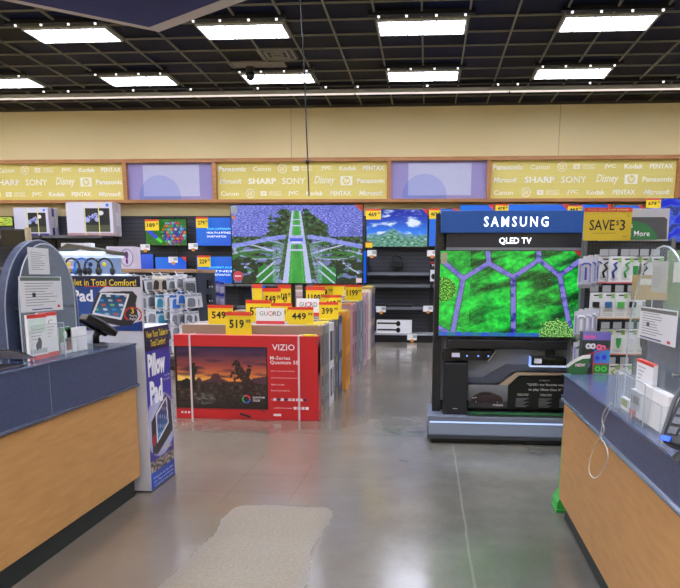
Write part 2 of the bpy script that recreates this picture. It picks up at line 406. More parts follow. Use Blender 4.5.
def perf_mat():
    m, nt, b = nodes('perforated_sheet'); N = nt.nodes; L = nt.links
    tc = N.new('ShaderNodeTexCoord'); vo = N.new('ShaderNodeTexVoronoi'); vo.inputs['Scale'].default_value = 26; vo.inputs['Randomness'].default_value = 0
    mp = N.new('ShaderNodeMapping'); mp.inputs['Rotation'].default_value = (0, .785, 0); L.new(tc.outputs['Object'], mp.inputs[0]); L.new(mp.outputs[0], vo.inputs[0])
    r = N.new('ShaderNodeValToRGB'); r.color_ramp.elements[0].position = .25; r.color_ramp.elements[1].position = .4
    r.color_ramp.elements[0].color = (*lin('8f94c0'), 1); r.color_ramp.elements[1].color = (*lin('c3c4de'), 1)
    L.new(vo.outputs['Distance'], r.inputs[0])
    m2 = N.new('ShaderNodeMapping'); m2.inputs['Scale'].default_value = (1, 0, 1); L.new(tc.outputs['Object'], m2.inputs[0])
    v = N.new('ShaderNodeVectorMath'); v.operation = 'DISTANCE'; v.inputs[1].default_value = (.75, 0, .05); L.new(m2.outputs[0], v.inputs[0])
    g = N.new('ShaderNodeMath'); g.operation = 'LESS_THAN'; g.inputs[1].default_value = .5; L.new(v.outputs['Value'], g.inputs[0])
    x = N.new('ShaderNodeMix'); x.data_type = 'RGBA'; x.blend_type = 'MULTIPLY'; L.new(g.outputs[0], x.inputs[0]); L.new(r.outputs[0], x.inputs[6]); x.inputs[7].default_value = (.72, .76, .95, 1)
    L.new(x.outputs[2], b.inputs['Base Color']); b.inputs['Roughness'].default_value = .6; return m
LAV, PERF = lav_mat(), perf_mat()
for xa, xb, lab in ((vx[1], vx[2], 'left of the middle yellow panel'), (vx[3], vx[4], 'right of the middle yellow panel'), (vx[5], vx[6], 'at the far right edge')):
    w = xb-xa-.09; hgt = vz1-vz0-.15
    t = thing('lavender_panel', 'lavender wall panel with a pale perforated sheet, ' + lab, 'sign panel', (xa+.045, VY+.1, vz0+.07))
    box(0, w, 0, .035, 0, hgt).build('panel_board', LAV, t)
    w2 = min(w, 2.2)
    box(w2*.18, w2*.84, -.012, 0, hgt*.1, hgt*.94).build('perforated_sheet', PERF, t)

# ------------------------------------------------------------------ wall shelving bays
def slat_mat():
    m, nt, b = nodes('dark_slatwall'); N = nt.nodes; L = nt.links
    tc = N.new('ShaderNodeTexCoord'); w = N.new('ShaderNodeTexWave'); w.wave_type = 'BANDS'; w.bands_direction = 'Z'; w.inputs['Scale'].default_value = 3.6
    w.wave_profile = 'SAW'; L.new(tc.outputs['Object'], w.inputs[0])
    r = N.new('ShaderNodeValToRGB'); e = r.color_ramp.elements; e[0].position = .0; e[0].color = (*lin('15171c'), 1); e[1].position = .25; e[1].color = (*lin('3b3e47'), 1)
    L.new(w.outputs[0], r.inputs[0]); L.new(r.outputs[0], b.inputs['Base Color']); b.inputs['Roughness'].default_value = .5; return m
SLAT = slat_mat(); ZT = 2.79
def bay(x0, x1, label, shelves=()):
    t = thing('wall_shelving', label, 'shelving', (x0, 16.6, 0), 0, 'dark shelving bays along the back wall')
    w = x1-x0
    box(.02, w-.02, 0, .05, .16, ZT-.03).build('back_panel', SLAT, t)
    u = M(); u.box(0, .04, -.04, .08, 0, ZT); u.box(w-.04, w, -.04, .08, 0, ZT); u.build('upright', mat('1d1f24', .4), t)
    box(0, w, -.03, .08, ZT-.03, ZT).build('top_cap', shelf_dark, t)
    box(0, w, -.55, 0, 0, .16).build('kick_base', black, t)
    box(.0, w, -.56, 0, .16, .2).build('base_deck', mat('a8aab0', .4), t)
    for z, d, c in shelves:
        s = M(); s.box(.03, w-.03, -d, 0, z-.03, z); s.box(.03, w-.03, -d-.01, -d, z-.05, z+.012)
        s.build('shelf', c, t)
    return t
bw = 1.475; bx = -1.385
def sz(v, y=16.1): return ony(400, v, y)[1]
names = {0: 'dark wall shelving bay with empty shelves right of the big garden screen', -1: 'dark wall shelving bay right behind the big garden screen', -2: 'dark wall shelving bay behind the left part of the garden screen',
         -3: 'dark wall shelving bay behind the two blue smartwatch screens', -4: 'dark wall shelving bay behind the screen of coloured balls', 1: 'dark wall shelving bay behind the left half of the kiosk',
         2: 'dark wall shelving bay behind the right half of the kiosk', 3: 'dark wall shelving bay behind the yellow save sign', 4: 'dark wall shelving bay at the right edge', -5: 'dark wall shelving bay under the larger white television boxes',
         -6: 'dark wall shelving bay under the smaller white television boxes', -7: 'dark wall shelving bay at the left edge'}
z238 = ony(60, 235.5, 16.0)[1]
for k in range(-7, 5):
    sh = [(sz(285), .5, shelf_grey), (sz(307.5), .5, shelf_grey)]
    if k == 0: sh.append((sz(273), .4, mat('767b85', .4)))
    if k in (-5, -6, -7): sh = [(z238, .6, mat('6d7079', .4)), (1.6, .5, shelf_grey), (.9, .5, shelf_grey)]
    bay(bx+bw*k, bx+bw*(k+1), names[k], sh)

# ------------------------------------------------------------------ price tags
def price_tag(u0, v0, u1, v1, y, price, cents, label, tilt=0., stand=True, grp=None, zbase=None):
    x0, x1, z0, z1 = R4(u0, v0, u1, v1, y); w = x1-x0; h = z1-z0
    if zbase is not None: z0 = zbase; h = z1-z0
    t = thing('price_tag', label, 'price tag', ((x0+x1)/2, y, z0), tilt, grp)
    cd = box(-w/2, w/2, 0, .004, 0, h).build('card', tagy, t)
    box(-w/2, w/2, -.003, 0, h*.84, h).build('header_strip', tagr, t)
    if price:
        text(price, -w*.07, h*.48, w*(.56 if len(price) < 4 else .66), h*.38, -.001, inkb, cd, 'price_lettering', bold=.03, sp=1.05)
        if cents: text(cents, w*.37, h*.6, w*.19, h*.17, -.001, inkb, cd, 'cents_lettering', bold=.02)
    return t

# ------------------------------------------------------------------ pictures
BALLS = []
_r = random.Random(5)
for _j in range(8):
    for _i in range(11):
        BALLS.append((.40+.062*_i+.031*(_j % 2)+_r.uniform(-.01, .01), .0+.122*_j+_r.uniform(-.015, .015), _r.choice(['2f4fe0', 'd8303c', '35b545', '5a7cff', 'ef8b2c', 'c33a80', 'b8dcf4', '2038b8', '3fd0e8', 'e8402c'])))
def pic_balls(s, t):
    if math.hypot((s-.68)*1.5, (t-.45)*.95) < .45+.03*math.sin(s*40):
        c = hx('101a40')
        for bx_, bz_, bc in BALLS:
            d = math.hypot((s-bx_)*1.55, t-bz_)
            if d < .066: c = mix(bc, 'ffffff', .5 if math.hypot((s-bx_+.008)*1.5, t-bz_-.018) < .014 else 0); c = mix(c, '000018', d*6); break
        return c
    if seg(s*1.5, t, .12, .55, .38, .3) < .06: return hx('2a3fe0')
    if seg(s*1.5, t, .4, .28, .55, .14) < .06: return hx('46d83a')
    return mix('104a1a', '2f9030', nz_(s*14, t*14))
def pic_sky(s, t):
    hz = .30+.06*nz_(s*5, 1)+.16*math.exp(-((s-.42)/.13)**2)
    if t < hz:
        k = nz_(s*18, t*26, 3, 5); c = mix('1f6a48', 'b8d8dc', (k-.3)*2.)
        return mix(c, '5b90e6', max(0, (t-hz+.14)*4))
    c = mix('2a80f4', '0722a8', (t-.4)*1.9); k = nz_(s*4.5, t*7, 7, 6)
    return mix(c, 'e4eeff', (k-.5-.12*max(0, t-.7))*5.5)
def pic_paris(s, t):
    S = s-.5; side = abs(S); n = nz_(s*34, t*30, 0, 5); f = nz_(s*80, t*80, 4, 2); b_ = nz_(s*7, t*8, 6, 3)
    c = mix('46568a', '8d9ad0', n)                                   # paths and paving
    if t > .6:                                                       # the city beyond
        rows = nz_(s*60, t*120, 2, 4)
        c = mix('2c38b8', 'c2c8ff', (rows-.3)*2.1); c = mix(c, '3a4aa0', (b_-.55)*2.2)
        c = mix(c, '7f86d8', (t-.8)*1.5)
    # tree masses
    zone = (side < .1+.42*(.97-t)+.22*(nz_(s*12, t*14, 31, 4)-.5) and side > .05) if t > .6 else True
    den = nz_(s*13+3*(S > 0), t*15, 9, 5)
    if zone and t < .95:
        thr = .40 if t > .6 else .47-.06*(side > .25)
        if den > thr or (t > .6 and side > .06 and f > .25):
            c = mix('040f10', '4c8a48', (n-.3)*1.9+.7*(f-.5)); c = mix(c, '7fa05a', (nz_(s*40, t*40, 12, 2)-.62)*3)
    if t < .57:
        # curved parterre paths and lawns
        for cx_, cz_, rx_, rz_ in ((.27, .43, .21, .12), (.3, .28, .26, .15)):
            e = math.hypot((side-cx_)/rx_, (t-cz_)/rz_)
            if abs(e-1) < .05 and den < .62: c = mix(c, 'b4c0ec', .75)
            elif abs(e-.82) < .09: c = mix('1d5a2a', '3f8a3a', n)
        if t < .13+.1*n+.05*math.sin(side*9) and .16 < side < .26+.16*n: c = mix('1c7030', '2f943c', n)
        for a, b2, c2, d in ((.17, .28, .34, .04), (.17, .17, .30, -.02), (.32, .3, .5, .1), (.18, .42, .36, .5)):
            if seg(side, t, a, b2, c2, d) < .007: c = mix(c, 'd4dcf8', .9)
        if side < .19 and t < .5 and f < .55: c = mix(c, 'a9b4e4', .6)
        if side > .3 and t < .3 and den > .42: c = mix('081410', '27482c', n)
    if abs(t-.535-.07*math.cos(S*5)) < .022+.01*n: c = mix('5e6cd8', 'b6c0f4', n); c = mix(c, '3350d8', (f-.6)*2)
    hw = .028+.085*(1-t); lw = hw*.6
    if t < .93 and side < hw:
        c = mix('a0abe4', 'd8def8', f)
        if side < lw: c = mix('2a8a38', '46b44a', nz_(s*20, t*9, 2)); c = mix(c, '6fc06a', .5 if abs(side-lw*.72) < .004 else 0)
        if abs(t-.43) < .012 or abs(t-.74) < .008 or abs(t-.82) < .006: c = hx('c2cbf2')
        if .5 < t < .62: c = mix('7f8ce4', 'd6dcfb', n)
        if abs(t-.56) < .022 and side < .05: c = hx('3a58e0')
        if abs(t-.53) < .01 and side < .035: c = hx('dfe4fb')
        if side < .012 and abs(t-.47) < .03: c = hx('5a6a70')
    elif side < hw*1.35 and .05 < t < .92: c = mix('1e4226', '6f9466', (n-.3)*1.6)
    return c
def pic_green(s, t):
    f = nz_(s*95, t*75, 1, 3); n = nz_(s*30, t*22, 2, 4)
    g_ = nz_(s*7-t*3.2, (t+s*.35)*10, 4, 4)          # soft diagonal furrows
    c = mix('0c8c2a', '2cf850', (g_-.3)*1.5+.9*(n-.45)+.2)
    a = nz_((s*1.0+t*.5)*2.2-1, (t*1.2-s*.75)*4.5, 12, 4); k_ = (a-.47)*5.5*(.35 if s < .22 else 1)
    c = mix(c, '03240e', min(.85, k_*.8)+1.*(f-.5)); c = mix(c, '8dff70', (f-.58)*3*(n > .45))
    P = [(.02, .88), (.17, .68), (.35, .86), (.34, 1.04), (.53, .70), (.71, .90), (.70, 1.04), (.86, .72), (1.0, .9), (.55, 0.), (.95, .14), (.1, 0.), (0, .1)]
    E_ = [(0, 1), (1, 2), (2, 3), (2, 4), (4, 5), (5, 6), (5, 7), (7, 8), (4, 9), (7, 10), (1, 11), (11, 12)]
    d = min(seg(s, t*.66, P[a][0], P[a][1]*.66, P[b][0], P[b][1]*.66) for a, b in E_)+.008*(f-.5)+.006*(n-.5)
    if d < .017: c = mix('6f68c8', 'b4a8f0', (f-.2)); c = mix(c, '1a1e80', (nz_(s*12, t*12, 20, 3)-.5)*4*(1 if s > .5 else .3))
    elif d < .024: c = mix(c, '062a30', .5)
    if t < .035+.02*n and s < .9: c = mix('3448e8', '20b040', (nz_(s*16, 2)-.3)*1.6)
    if math.hypot(s-.86, (t-.03)*.7) < .13*(.6+.7*n): c = mix('04280c', 'b0f884', (nz_(s*120, t*90, 8, 2)-.42)*6)
    if math.hypot(s-.02, (t-.55)*.7) < .1: c = mix('0b5a16', 'a8f05c', (nz_(s*90, t*70, 8, 2)-.42)*4)
    return c
def pic_leaf(s, t):
    k = nz_(s*4+t*2, t*6-s*3, 2, 4); c = mix('0a22c8', '7fb6ff', (k-.38)*2.6)
    if k > .58: c = mix(c, '0b1560', .75)
    return c
def pic_promo(s, t): return mix('1877ea', '0f4fd8', s*.6+(1-t)*.3)
def pic_bluebox(s, t): return mix('1440c0', '2a62e6', t)
def pic_side(s, t):
    c = mix('8fd04a', 'f2d23c', nz_(s*5, t*5, 1)*1.6-.4)
    return mix(c, '2a3040', (nz_(s*8, t*9, 4)-.55)*6)

# ------------------------------------------------------------------ televisions on the wall
def wall_tv(u0, v0, u1, v1, y, fn, label, nx=70, nz=44, promo=None, corner=True, group=None, dep=.08):
    x0, x1, z0, z1 = R4(u0, v0, u1, v1, y); w = x1-x0; h = z1-z0
    t = thing('television', label, 'television', ((x0+x1)/2, y, z0), 0, group)
    box(-w/2, w/2, 0, .045, 0, h).build('bezel', blackg, t, .006)
    box(-w*.25, w*.25, .045, dep, h*.25, h*.75).build('rear_housing', black, t)
    box(-.12, .12, dep, 16.6-y, h*.4, h*.6).build('wall_bracket', dark, t)
    sc = art(fn, nx, nz, -w/2+.015, w/2-.015, .02, h-.015, -.002, t, 'screen', SCREEN)
    if promo:
        for k, l in enumerate(promo): text(l, -w*.26, h*(.6-.13*k), w*(.5, .52, .4)[k] if len(promo) > 2 else None, h*.07, -.003, mat('eaf4ff' if k else '59d0ff', .5, emit=.8), sc, 'screen_lettering', align='L')
    if corner:
        c = M(); c.add([(w/2-.14, -.004, h-.005), (w/2-.01, -.004, h-.005), (w/2-.01, -.004, h-.13)], [(0, 2, 1)]); c.build('corner_sticker', mat('d83a34', .5), t)
    return t
wall_tv(366, 209, 428, 247.5, 16.3, pic_sky, 'television showing clouds over mountains, right of the big garden screen', 110, 70)
wall_tv(145, 218.5, 187, 246, 16.3, pic_balls, 'television showing a pile of coloured balls on grass', 100, 66, corner=False)
wall_tv(195.5, 217, 243, 246.5, 16.3, pic_promo, 'upper blue promotional television left of the big garden screen', 8, 8, promo=['YOUR COMPANION', 'HEALTH & FITNESS', 'SMARTWATCH'], corner=False)
wall_tv(196.5, 256, 249, 284.5, 16.3, pic_promo, 'lower blue promotional television left of the big garden screen', 8, 8, promo=['ADVENTUROUS', 'FITNESS', 'SMARTWATCH'], corner=False)
wall_tv(155, 256.5, 187, 276, 16.3, pic_promo, 'small bright blue television just above the accessory rack', 6, 6, corner=True)
wall_tv(134, 253.5, 154, 274, 16.3, pic_bluebox, 'small dim blue television just above the accessory rack, left of the bright one', 6, 6, corner=False)
wall_tv(428.5, 208.5, 458, 247, 16.3, pic_promo, 'blue television mostly hidden behind the left edge of the kiosk', 6, 6, promo=['A', ' '][:1])
wall_tv(459.5, 204.5, 494, 232, 16.3, pic_promo, 'blue television peeking above the kiosk header at its left', 6, 6)
wall_tv(496, 204, 567, 240, 16.3, pic_promo, 'wide blue television peeking above the middle of the kiosk header', 6, 6)
wall_tv(569, 204, 611, 240, 16.3, pic_promo, 'blue television peeking above the right end of the kiosk header', 6, 6)
wall_tv(645.5, 198, 706, 243.5, 16.2, pic_leaf, 'television showing blue foliage at the right edge', 90, 60, corner=False)
wall_tv(613.5, 205, 643, 232, 16.3, pic_promo, 'blue television hidden behind the yellow save sign', 6, 6)
wall_tv(-25, 216.5, 13, 226.5, 15.5, pic_side, 'television showing a bright yellow picture at the left edge', 60, 24, corner=False, dep=.06)
wall_tv(251, 284, 266, 299, 16.3, pic_promo, 'small blue television low behind the left price tags', 6, 6, corner=False)
for a in ((145, 219.5, 159, 230.5, '189', 'on the coloured balls screen'), (196, 217, 208, 228, '279', 'on the upper blue screen'), (197.5, 255.5, 210.5, 267, '229', 'on the lower blue screen'),
          (366, 209, 381, 219.5, '469', 'on the cloudy mountain screen'), (429, 208.5, 440.5, 219, '469', 'at the left edge of the kiosk header'), (495.5, 204, 508.5, 212.5, '479', 'above the middle of the kiosk header'),
          (567.5, 205, 582.5, 213.5, '469', 'above the right end of the kiosk header'), (646, 198.5, 661, 208, '679', 'on the blue foliage screen'), (365.5, 242, 372.5, 247.5, '', 'small one at the lower corner of the cloudy screen')):
    price_tag(*a[:4], 16.12, a[4], '99' if a[4] else '', 'yellow and red price tag %s' % a[5])
def shelf_label(u, v, w=9.5, h=6, y=16.0, lab=''):
    x, z = ony(u, v, y)
    t = thing('shelf_label', 'small white barcode label ' + lab, 'label', (x, y, z-.07))
    q = w*y/715; box(-q/2, q/2, 0, .008, 0, .13).build('card', white, t)
    b = M()
    for k in range(6): b.box(q*.08+k*.014, q*.08+k*.014+.006, -.002, 0, .05, .11)
    b.build('barcode', inkb, t)
    box(-.03, .04, -.003, 0, -.04, .02).build('sticker', mat('ef9a3a', .5), t)
    return t
for u, v, l in ((371.5, 253, 'under the cloudy mountain screen, left'), (432, 253, 'under the cloudy mountain screen, right'), (381, 309, 'on the left of a middle shelf in the empty bay'), (428, 308.5, 'on the right of a middle shelf in the empty bay'),
                (412, 337, 'on the front of the bottom deck in the empty bay'), (145, 247, 'under the coloured balls screen'), (193, 246, 'between the balls screen and the blue screen'), (173, 259.5, 'on the small bright blue screen')):
    shelf_label(u, v, 9.5, 6, 16.0, l)
# things in the empty bay
x0, x1, z0, z1 = R4(378, 302, 412, 308, 16.2)
zs = sz(307.5)
o = box(x0, x1, 16.12, 16.24, zs, zs+.07).build('soundbar', black, None, .01); tag(o, 'black soundbar on a shelf of the dark bay below the cloudy screen', 'soundbar')
def slim_box(u0, u1, z, h, lab):
    x0 = ony(u0, 330, 16.05)[0]; x1 = ony(u1, 330, 16.05)[0]
    t = thing('soundbar_box', lab, 'box', ((x0+x1)/2, 16.05, z), 0, None); w = x1-x0
    box(-w/2, w/2, 0, .35, 0, h-.004).build('carton', white, t)
    box(-w/2+.02, w*.12, -.003, 0, h*.42, h*.66).build('printed_soundbar', black, t)
    M().ball((w*.12, -.004, h*.5), (.05, .004, .06), 10).build('printed_remote', black, t)
slim_box(376.5, 411.5, .2, .145, 'white slim soundbar carton on the bottom deck, under its twin')
slim_box(376.5, 411.5, .345, .145, 'white slim soundbar carton stacked on top of its twin')
x, z = ony(396.5, 262, 16.2)
t = thing('webcam_mount', 'black jointed mount on the slatwall below the cloudy screen', 'mount', (x, 16.3, z))
box(-.13, .13, 0, .3, -.12, .02).build('body', black, t, .01); M().tube([(-.08, .05, .02), (-.1, .05, .12), (0, .05, .15), (.09, .05, .1), (.1, .05, .02)], .018).build('arm', black, t)
x0, x1, z0, z1 = R4(429.5, 261, 437.5, 283, 16.)
t = thing('hanging_package', 'tall black and white package hanging at the kiosk left edge', 'package', ((x0+x1)/2, 16.05, z0)); w = x1-x0; h = z1-z0
box(-w/2, w/2, 0, .05, 0, h).build('card', mat('23232a', .5), t); box(-w*.4, w*.4, -.004, 0, h*.08, h*.6).build('label_area', offw, t)
M().ball((0, -.01, h*.3), (.05, .02, .06)).build('product', black, t); text('TV', 0, h*.8, w*.5, h*.1, -.002, white, t, bold=.02); box(-w*.45, w*.45, -.004, 0, h*.9, h*.97).build('red_band', mat('b02028', .5), t)
box(-.01, .01, .05, .55, h*.93, h*.96).build('hook', chrome, t)

# television cartons on the high wall shelf
def bike_art(s, t):
    if s < .38 or t < .1 or t > .82 or s > .94: return hx('d3d2df')
    a, b = (s-.38)/.56, (t-.1)/.72
    if b < .3: return mix('39402a', '50583a', nz_(s*30, t*30))
    c = hx('15161c')
    if seg(a, b, .1, .55, .45, .7) < .09: c = hx('dfe6ff') if nz_(s*40, t*40) > .55 else hx('2438a8')
    if math.hypot(a-.12, b-.5) < .1 or math.hypot(a-.5, (b-.52)) < .09: c = hx('aab4dc')
    if math.hypot(a-.66, b-.8) < .1: c = hx('e8e8ec')
    return c
def shelf_tv_box(u0, v0, u1, v1, label, side, y=15.95):
    x0, x1, z0, z1 = R4(u0, v0, u1, v1, y); w = x1-x0; z0 = z238+.002; h = z1-z0
    t = thing('television_carton', label, 'box', ((x0+x1)/2, y, z0), 0, None)
    box(-w/2, w/2, 0, .16, 0, h).build('carton', mat(side, .5), t, .004)
    art(bike_art, 90, 60, -w/2+.01, w/2-.01, .01, h-.01, -.002, t)
    box(-w/2, w/2, -.004, -.002, 0, h*.07).build('lower_band', mat('4a3f90' if side != 'cfc6cc' else 'b8909a', .5), t)
    box(w*.36, w*.42, -.005, -.002, h*.86, h*.95).build('blue_mark', mat('2a7be8', .5), t)
    for k in (-.1, .2): box(w*k-.01, w*k+.01, -.006, -.003, 0, h+.003).build('strap', mat('e6e08a', .3), t)
    return t
shelf_tv_box(14, 207.5, 48.5, 232.5, 'white television carton with motorbike picture at the left, front of its stack', 'cfc9e0')
shelf_tv_box(66.5, 202, 113, 232.8, 'larger white television carton with motorbike picture, front of its stack', 'cfc6cc')
def plain_box(x0, x1, y0, y1, z0, z1, name, label, cat, m, extra=None):
    t = thing(name, label, cat, ((x0+x1)/2, (y0+y1)/2, z0))
    w, d, h = (x1-x0)/2, (y1-y0)/2, z1-z0
    box(-w, w, -d, d, 0, h).build('carton', m, t, .004)
    if extra:
        box(-w+.01, w-.01, -d-.003, -d, h*.08, h*.2).build('printed_band', mat(extra, .5), t)
        box(w, w+.002, -d*.8, d*.8, h*.3, h*.7).build('side_label', mat('e8e8ea', .5), t)
    return t
for u0, u1, vt, c, e, l in ((22, 51, 208, '39407e', 'e8e8f0', 'navy television carton second in the left stack on the high shelf'), (30, 55, 208, 'd8d4e8', '39407e', 'pale television carton third in the left stack on the high shelf'),
                      (76, 116, 202.5, 'cdbfc4', 'b8909a', 'pinkish television carton second in the right stack on the high shelf'), (86, 118.5, 203.5, 'dcd3d8', 'b8909a', 'pale television carton third in the right stack on the high shelf')):
    y = 16.13 if 'second' in l else 16.32
    x0 = ony(u0, 220, y)[0]; x1 = ony(u1, 220, y)[0]; z1 = ony(u0, vt, y)[1]
    plain_box(x0, x1, y, y+.15, z238+.002, z1, 'television_carton', l, 'box', mat(c, .5), e)
# items on the lower left wall shelf and dark monitor
x0, x1, z0, z1 = R4(1, 229, 26, 247, 10)
t = thing('display_monitor', 'dark blank monitor on a pole at the left, above the arched panel', 'monitor', ((x0+x1)/2, 10, 0)); w = (x1-x0)/2
box(-w, w, 0, .04, z0, z1).build('screen_housing', mat('26221e', .5), t, .006); box(-w+.02, w-.02, -.003, 0, z0+.02, z1-.02).build('screen', mat('1f1b18', .25), t)
box(w, w+.04, -.02, .08, z0-.02, z1+.02).build('tan_side_rail', mat('b9a98a', .5), t)
M().cyl((0, .06, .02), (0, .06, z1-.05), .025).build('pole', dark, t); M().cyl((0, .06, 0), (0, .06, .02), .25, n=24).build('base', dark, t)

# ------------------------------------------------------------------ row of television cartons on the floor
rowx1 = -1.045
def carton(y, d, h, c, xl=-2.5, xr=rowx1, label='', strap=None, sidec=None, topc=None):
    t = thing('television_carton', label, 'box', ((xl+xr)/2, y, 0), 0, 'television cartons in a row on the floor')
    w = (xr-xl)/2
    box(-w, w, 0, d-.012, 0, h).build('carton', mat(c, .55), t, .004)
    if sidec:
        s = M()
        s.box(w, w+.002, .02, d-.03, h*.55, h*.9); s.box(w, w+.002, .03, d-.05, h*.12, h*.45)
        s.build('side_print', mat(sidec, .55), t)
        b = M()
        for k in range(5): b.box(w+.002, w+.003, d*.25, d*.7, h*(.2+.03*k), h*(.2+.03*k)+.006)
        b.build('barcode', mat('2a2a30' if sidec > '8' else 'cfcfd4', .5), t)
    if topc: box(-w+.02, w-.02, .02, d-.03, h, h+.002).build('top_print', mat(topc, .5), t)
    if strap:
        box(w-.16, w-.03, .02, d-.03, h, h+.012).build('handle_tape', mat(strap, .4), t)
    return t
def vizio_art(s, t):
    if s < .655 and .13 < t < .87:
        a = s/.655; b = (t-.13)/.74; n = nz_(a*22, b*22, 1, 4); cl = nz_(a*3, b*12, 3, 4)
        if b > .44:
            c = mix('f8983a', 'a84a3c', (b-.44)*4.) if b < .68 else mix('a4483c', '33204a', (b-.68)*3.4)
            c = mix(c, 'ffd060', 1.1*math.exp(-((b-.47)/.07)**2)*math.exp(-((a-.1)/.22)**2)); c = mix(c, '2a1838', (cl-.52)*3)
        else: c = mix('1c1412', '5e4636', (n-.25)*1.5*(1-.8*max(0, .25-b)/.25)); c = mix(c, '8a6a4a', (n-.62)*3*(b > .2))
        if inpoly(a, b, [(.24, .42), (.33, .46), (.385, .49), (.41, .565), (.47, .57), (.49, .5), (.53, .47), (.62, .42)]): c = mix('4a2832', '5e343a', n)
        if inpoly(a, b, [(.2, .42), (.245, .5), (.27, .5), (.3, .42)]) or inpoly(a, b, [(.8, .42), (.84, .5), (.93, .52), (1, .54), (1, .4)]): c = hx('50303a')
        if seg(a, b, .2, .72, .19, .4) < .018+.03*abs(nz_(a*20, b*14, 8)-.5) or math.hypot(a-.2, (b-.62)*.8) < .03+.02*n or math.hypot((a-.14)*.8, (b-.4)*.9) < .07+.05*(n-.5): c = mix('0c080a', '3a2a22', (n-.5)*2)
        if b < .25 and math.hypot((a-.3)*.7, (b-.16)) < .1: c = mix('2a2826', '8c8478', (n-.35)*2)
        H = [((.665, .765), (.63, .71), .017), ((.67, .765), (.69, .66), .03), ((.69, .66), (.72, .56), .046), ((.72, .56), (.765, .47), .052), ((.765, .47), (.80, .42), .05),
             ((.69, .56), (.62, .585), .018), ((.62, .585), (.60, .51), .012), ((.70, .52), (.645, .485), .017), ((.645, .485), (.645, .41), .011),
             ((.78, .42), (.765, .32), .026), ((.765, .32), (.80, .24), .016), ((.80, .24), (.785, .17), .012), ((.81, .42), (.83, .32), .024), ((.83, .32), (.855, .24), .014), ((.855, .24), (.84, .18), .011),
             ((.82, .44), (.87, .40), .018), ((.87, .40), (.88, .30), .010),
             ((.775, .52), (.80, .64), .026), ((.80, .62), (.745, .60), .011), ((.775, .5), (.74, .42), .016)]
        for p, q, r in H:
            if seg(a, b, *p, *q) < r: c = mix('1e100e', '8a5a3c', (nz_(a*45, b*45, 5)-.46)*2.6)
        if math.hypot(a-.805, b-.69) < .019: c = hx('3a221a')
        if seg(a, b, .78, .705, .835, .7) < .006: c = hx('1a100e')
        if a < .02 or a > .985 or b < .02 or b > .98: c = hx('0c0a0c')
        return c
    if s < .66 and .11 < t <= .13: return hx('981c20')
    return mix('d02226', 'c21e22', (1-t)*.6)
t = carton(6.92, .19, .842, 'b92a2e', -2.5, -1.055, 'red television carton with desert sunset picture, front of the floor row', None, 'c65a5a')
t.children[0].data.materials[0] = mat('cb2428', .45)
W = 1.445
va = art(vizio_art, 230, 130, -W/2+.004, W/2-.004, .004, .838, -.0025, t)
def vx_(s): return -W/2+W*s
def tx(s_, s, t_, w, h, **k): return text(s_, vx_(s), .842*t_, w, h, -.003, mat('f2e9e9', .5), va, **k)
tx('VIZIO', .765, .87, .225, .06, bold=.012); tx('M-Series', .672, .745, .2, .036, align='L', bold=.018, sp=1.06); tx('Quantum 55', .672, .69, .28, .042, align='L', bold=.018, sp=1.06)
for k, (q, ww) in enumerate(((.59, .25), (.51, .3), (.43, .14), (.36, .2), (.245, .34))): tx(('QLED display with local dimming', '4K HDR television with Quantum Color', '3840 x 2160', 'SmartCast built in', 'Works with all of your devices')[k]  , .675, q, ww*.95, .013, align='L')
lg = M(); lg2 = M()
for k in range(9): (lg2 if k in (1, 3, 8) else lg).box(vx_(.69)+k*.038, vx_(.69)+k*.038+.028, -.004, -.002, .2, .226)
for k in range(4): lg.box(vx_(.83)+k*.04, vx_(.83)+k*.04+.03, -.004, -.002, .115, .142)
lg.box(vx_(.69), vx_(.69)+.075, -.004, -.002, .045, .067)
lg.build('app_icons', mat('e8dede', .5), va); lg2.build('dark_app_icons', mat('2a2a50', .5), va)
tx('compatible with voice assistants', .69, .15, .19, .015, align='L'); tx('QUANTUM', .545, .27, .12, .022, align='L', bold=.02); tx('COLOR', .545, .235, .075, .022, align='L', bold=.02)
rg = M()
for k, cc in enumerate(range(3)): rg.tube([(vx_(.5)+.036*math.cos(q*.21+k*2.094), -.004, .21+.036*math.sin(q*.21+k*2.094)) for q in range(11)], .007, 6, k)
rg.build('logo_ring', [mat('e03048', .5), mat('35b058', .5), mat('3a60e0', .5)], va)
M().tube([(vx_(.455), -.005, .06), (vx_(.53), -.005, .03)], .011, 8).build('printed_remote', mat('151515', .4), va)
ft = M(); ft.tube([(vx_(.6), -.004, .11), (vx_(.635), -.004, .07)], .005, 6); ft.build('printed_stand_foot', mat('151515', .4), va)
bb = M()
for k in range(3): bb.box(vx_(.035)+k*.035, vx_(.035)+k*.035+.022, -.004, -.002, .055, .075)
bb.build('certification_marks', mat('eadede', .5), va)
for sx in (.115, .87):
    st = M(); st.box(vx_(sx)-.009, vx_(sx)+.009, -.007, -.005, 0, .846); st.box(vx_(sx)-.009, vx_(sx)+.009, -.007, .178, .843, .847)
    st.build('packing_strap', mat('f0dede', .3, alpha=.8), t)
box(-W/2+.003, W/2-.003, .003, .17, .842, .8435).build('top_print', mat('d2686c', .5), t)
box(W/2-.15, W/2-.02, .0, .09, .8436, .856).build('handle_tape', tagy, t)
s = M(); s.box(W/2, W/2+.002, .02, .15, .35, .8); s.build('side_art', mat('a04c58', .5), t)
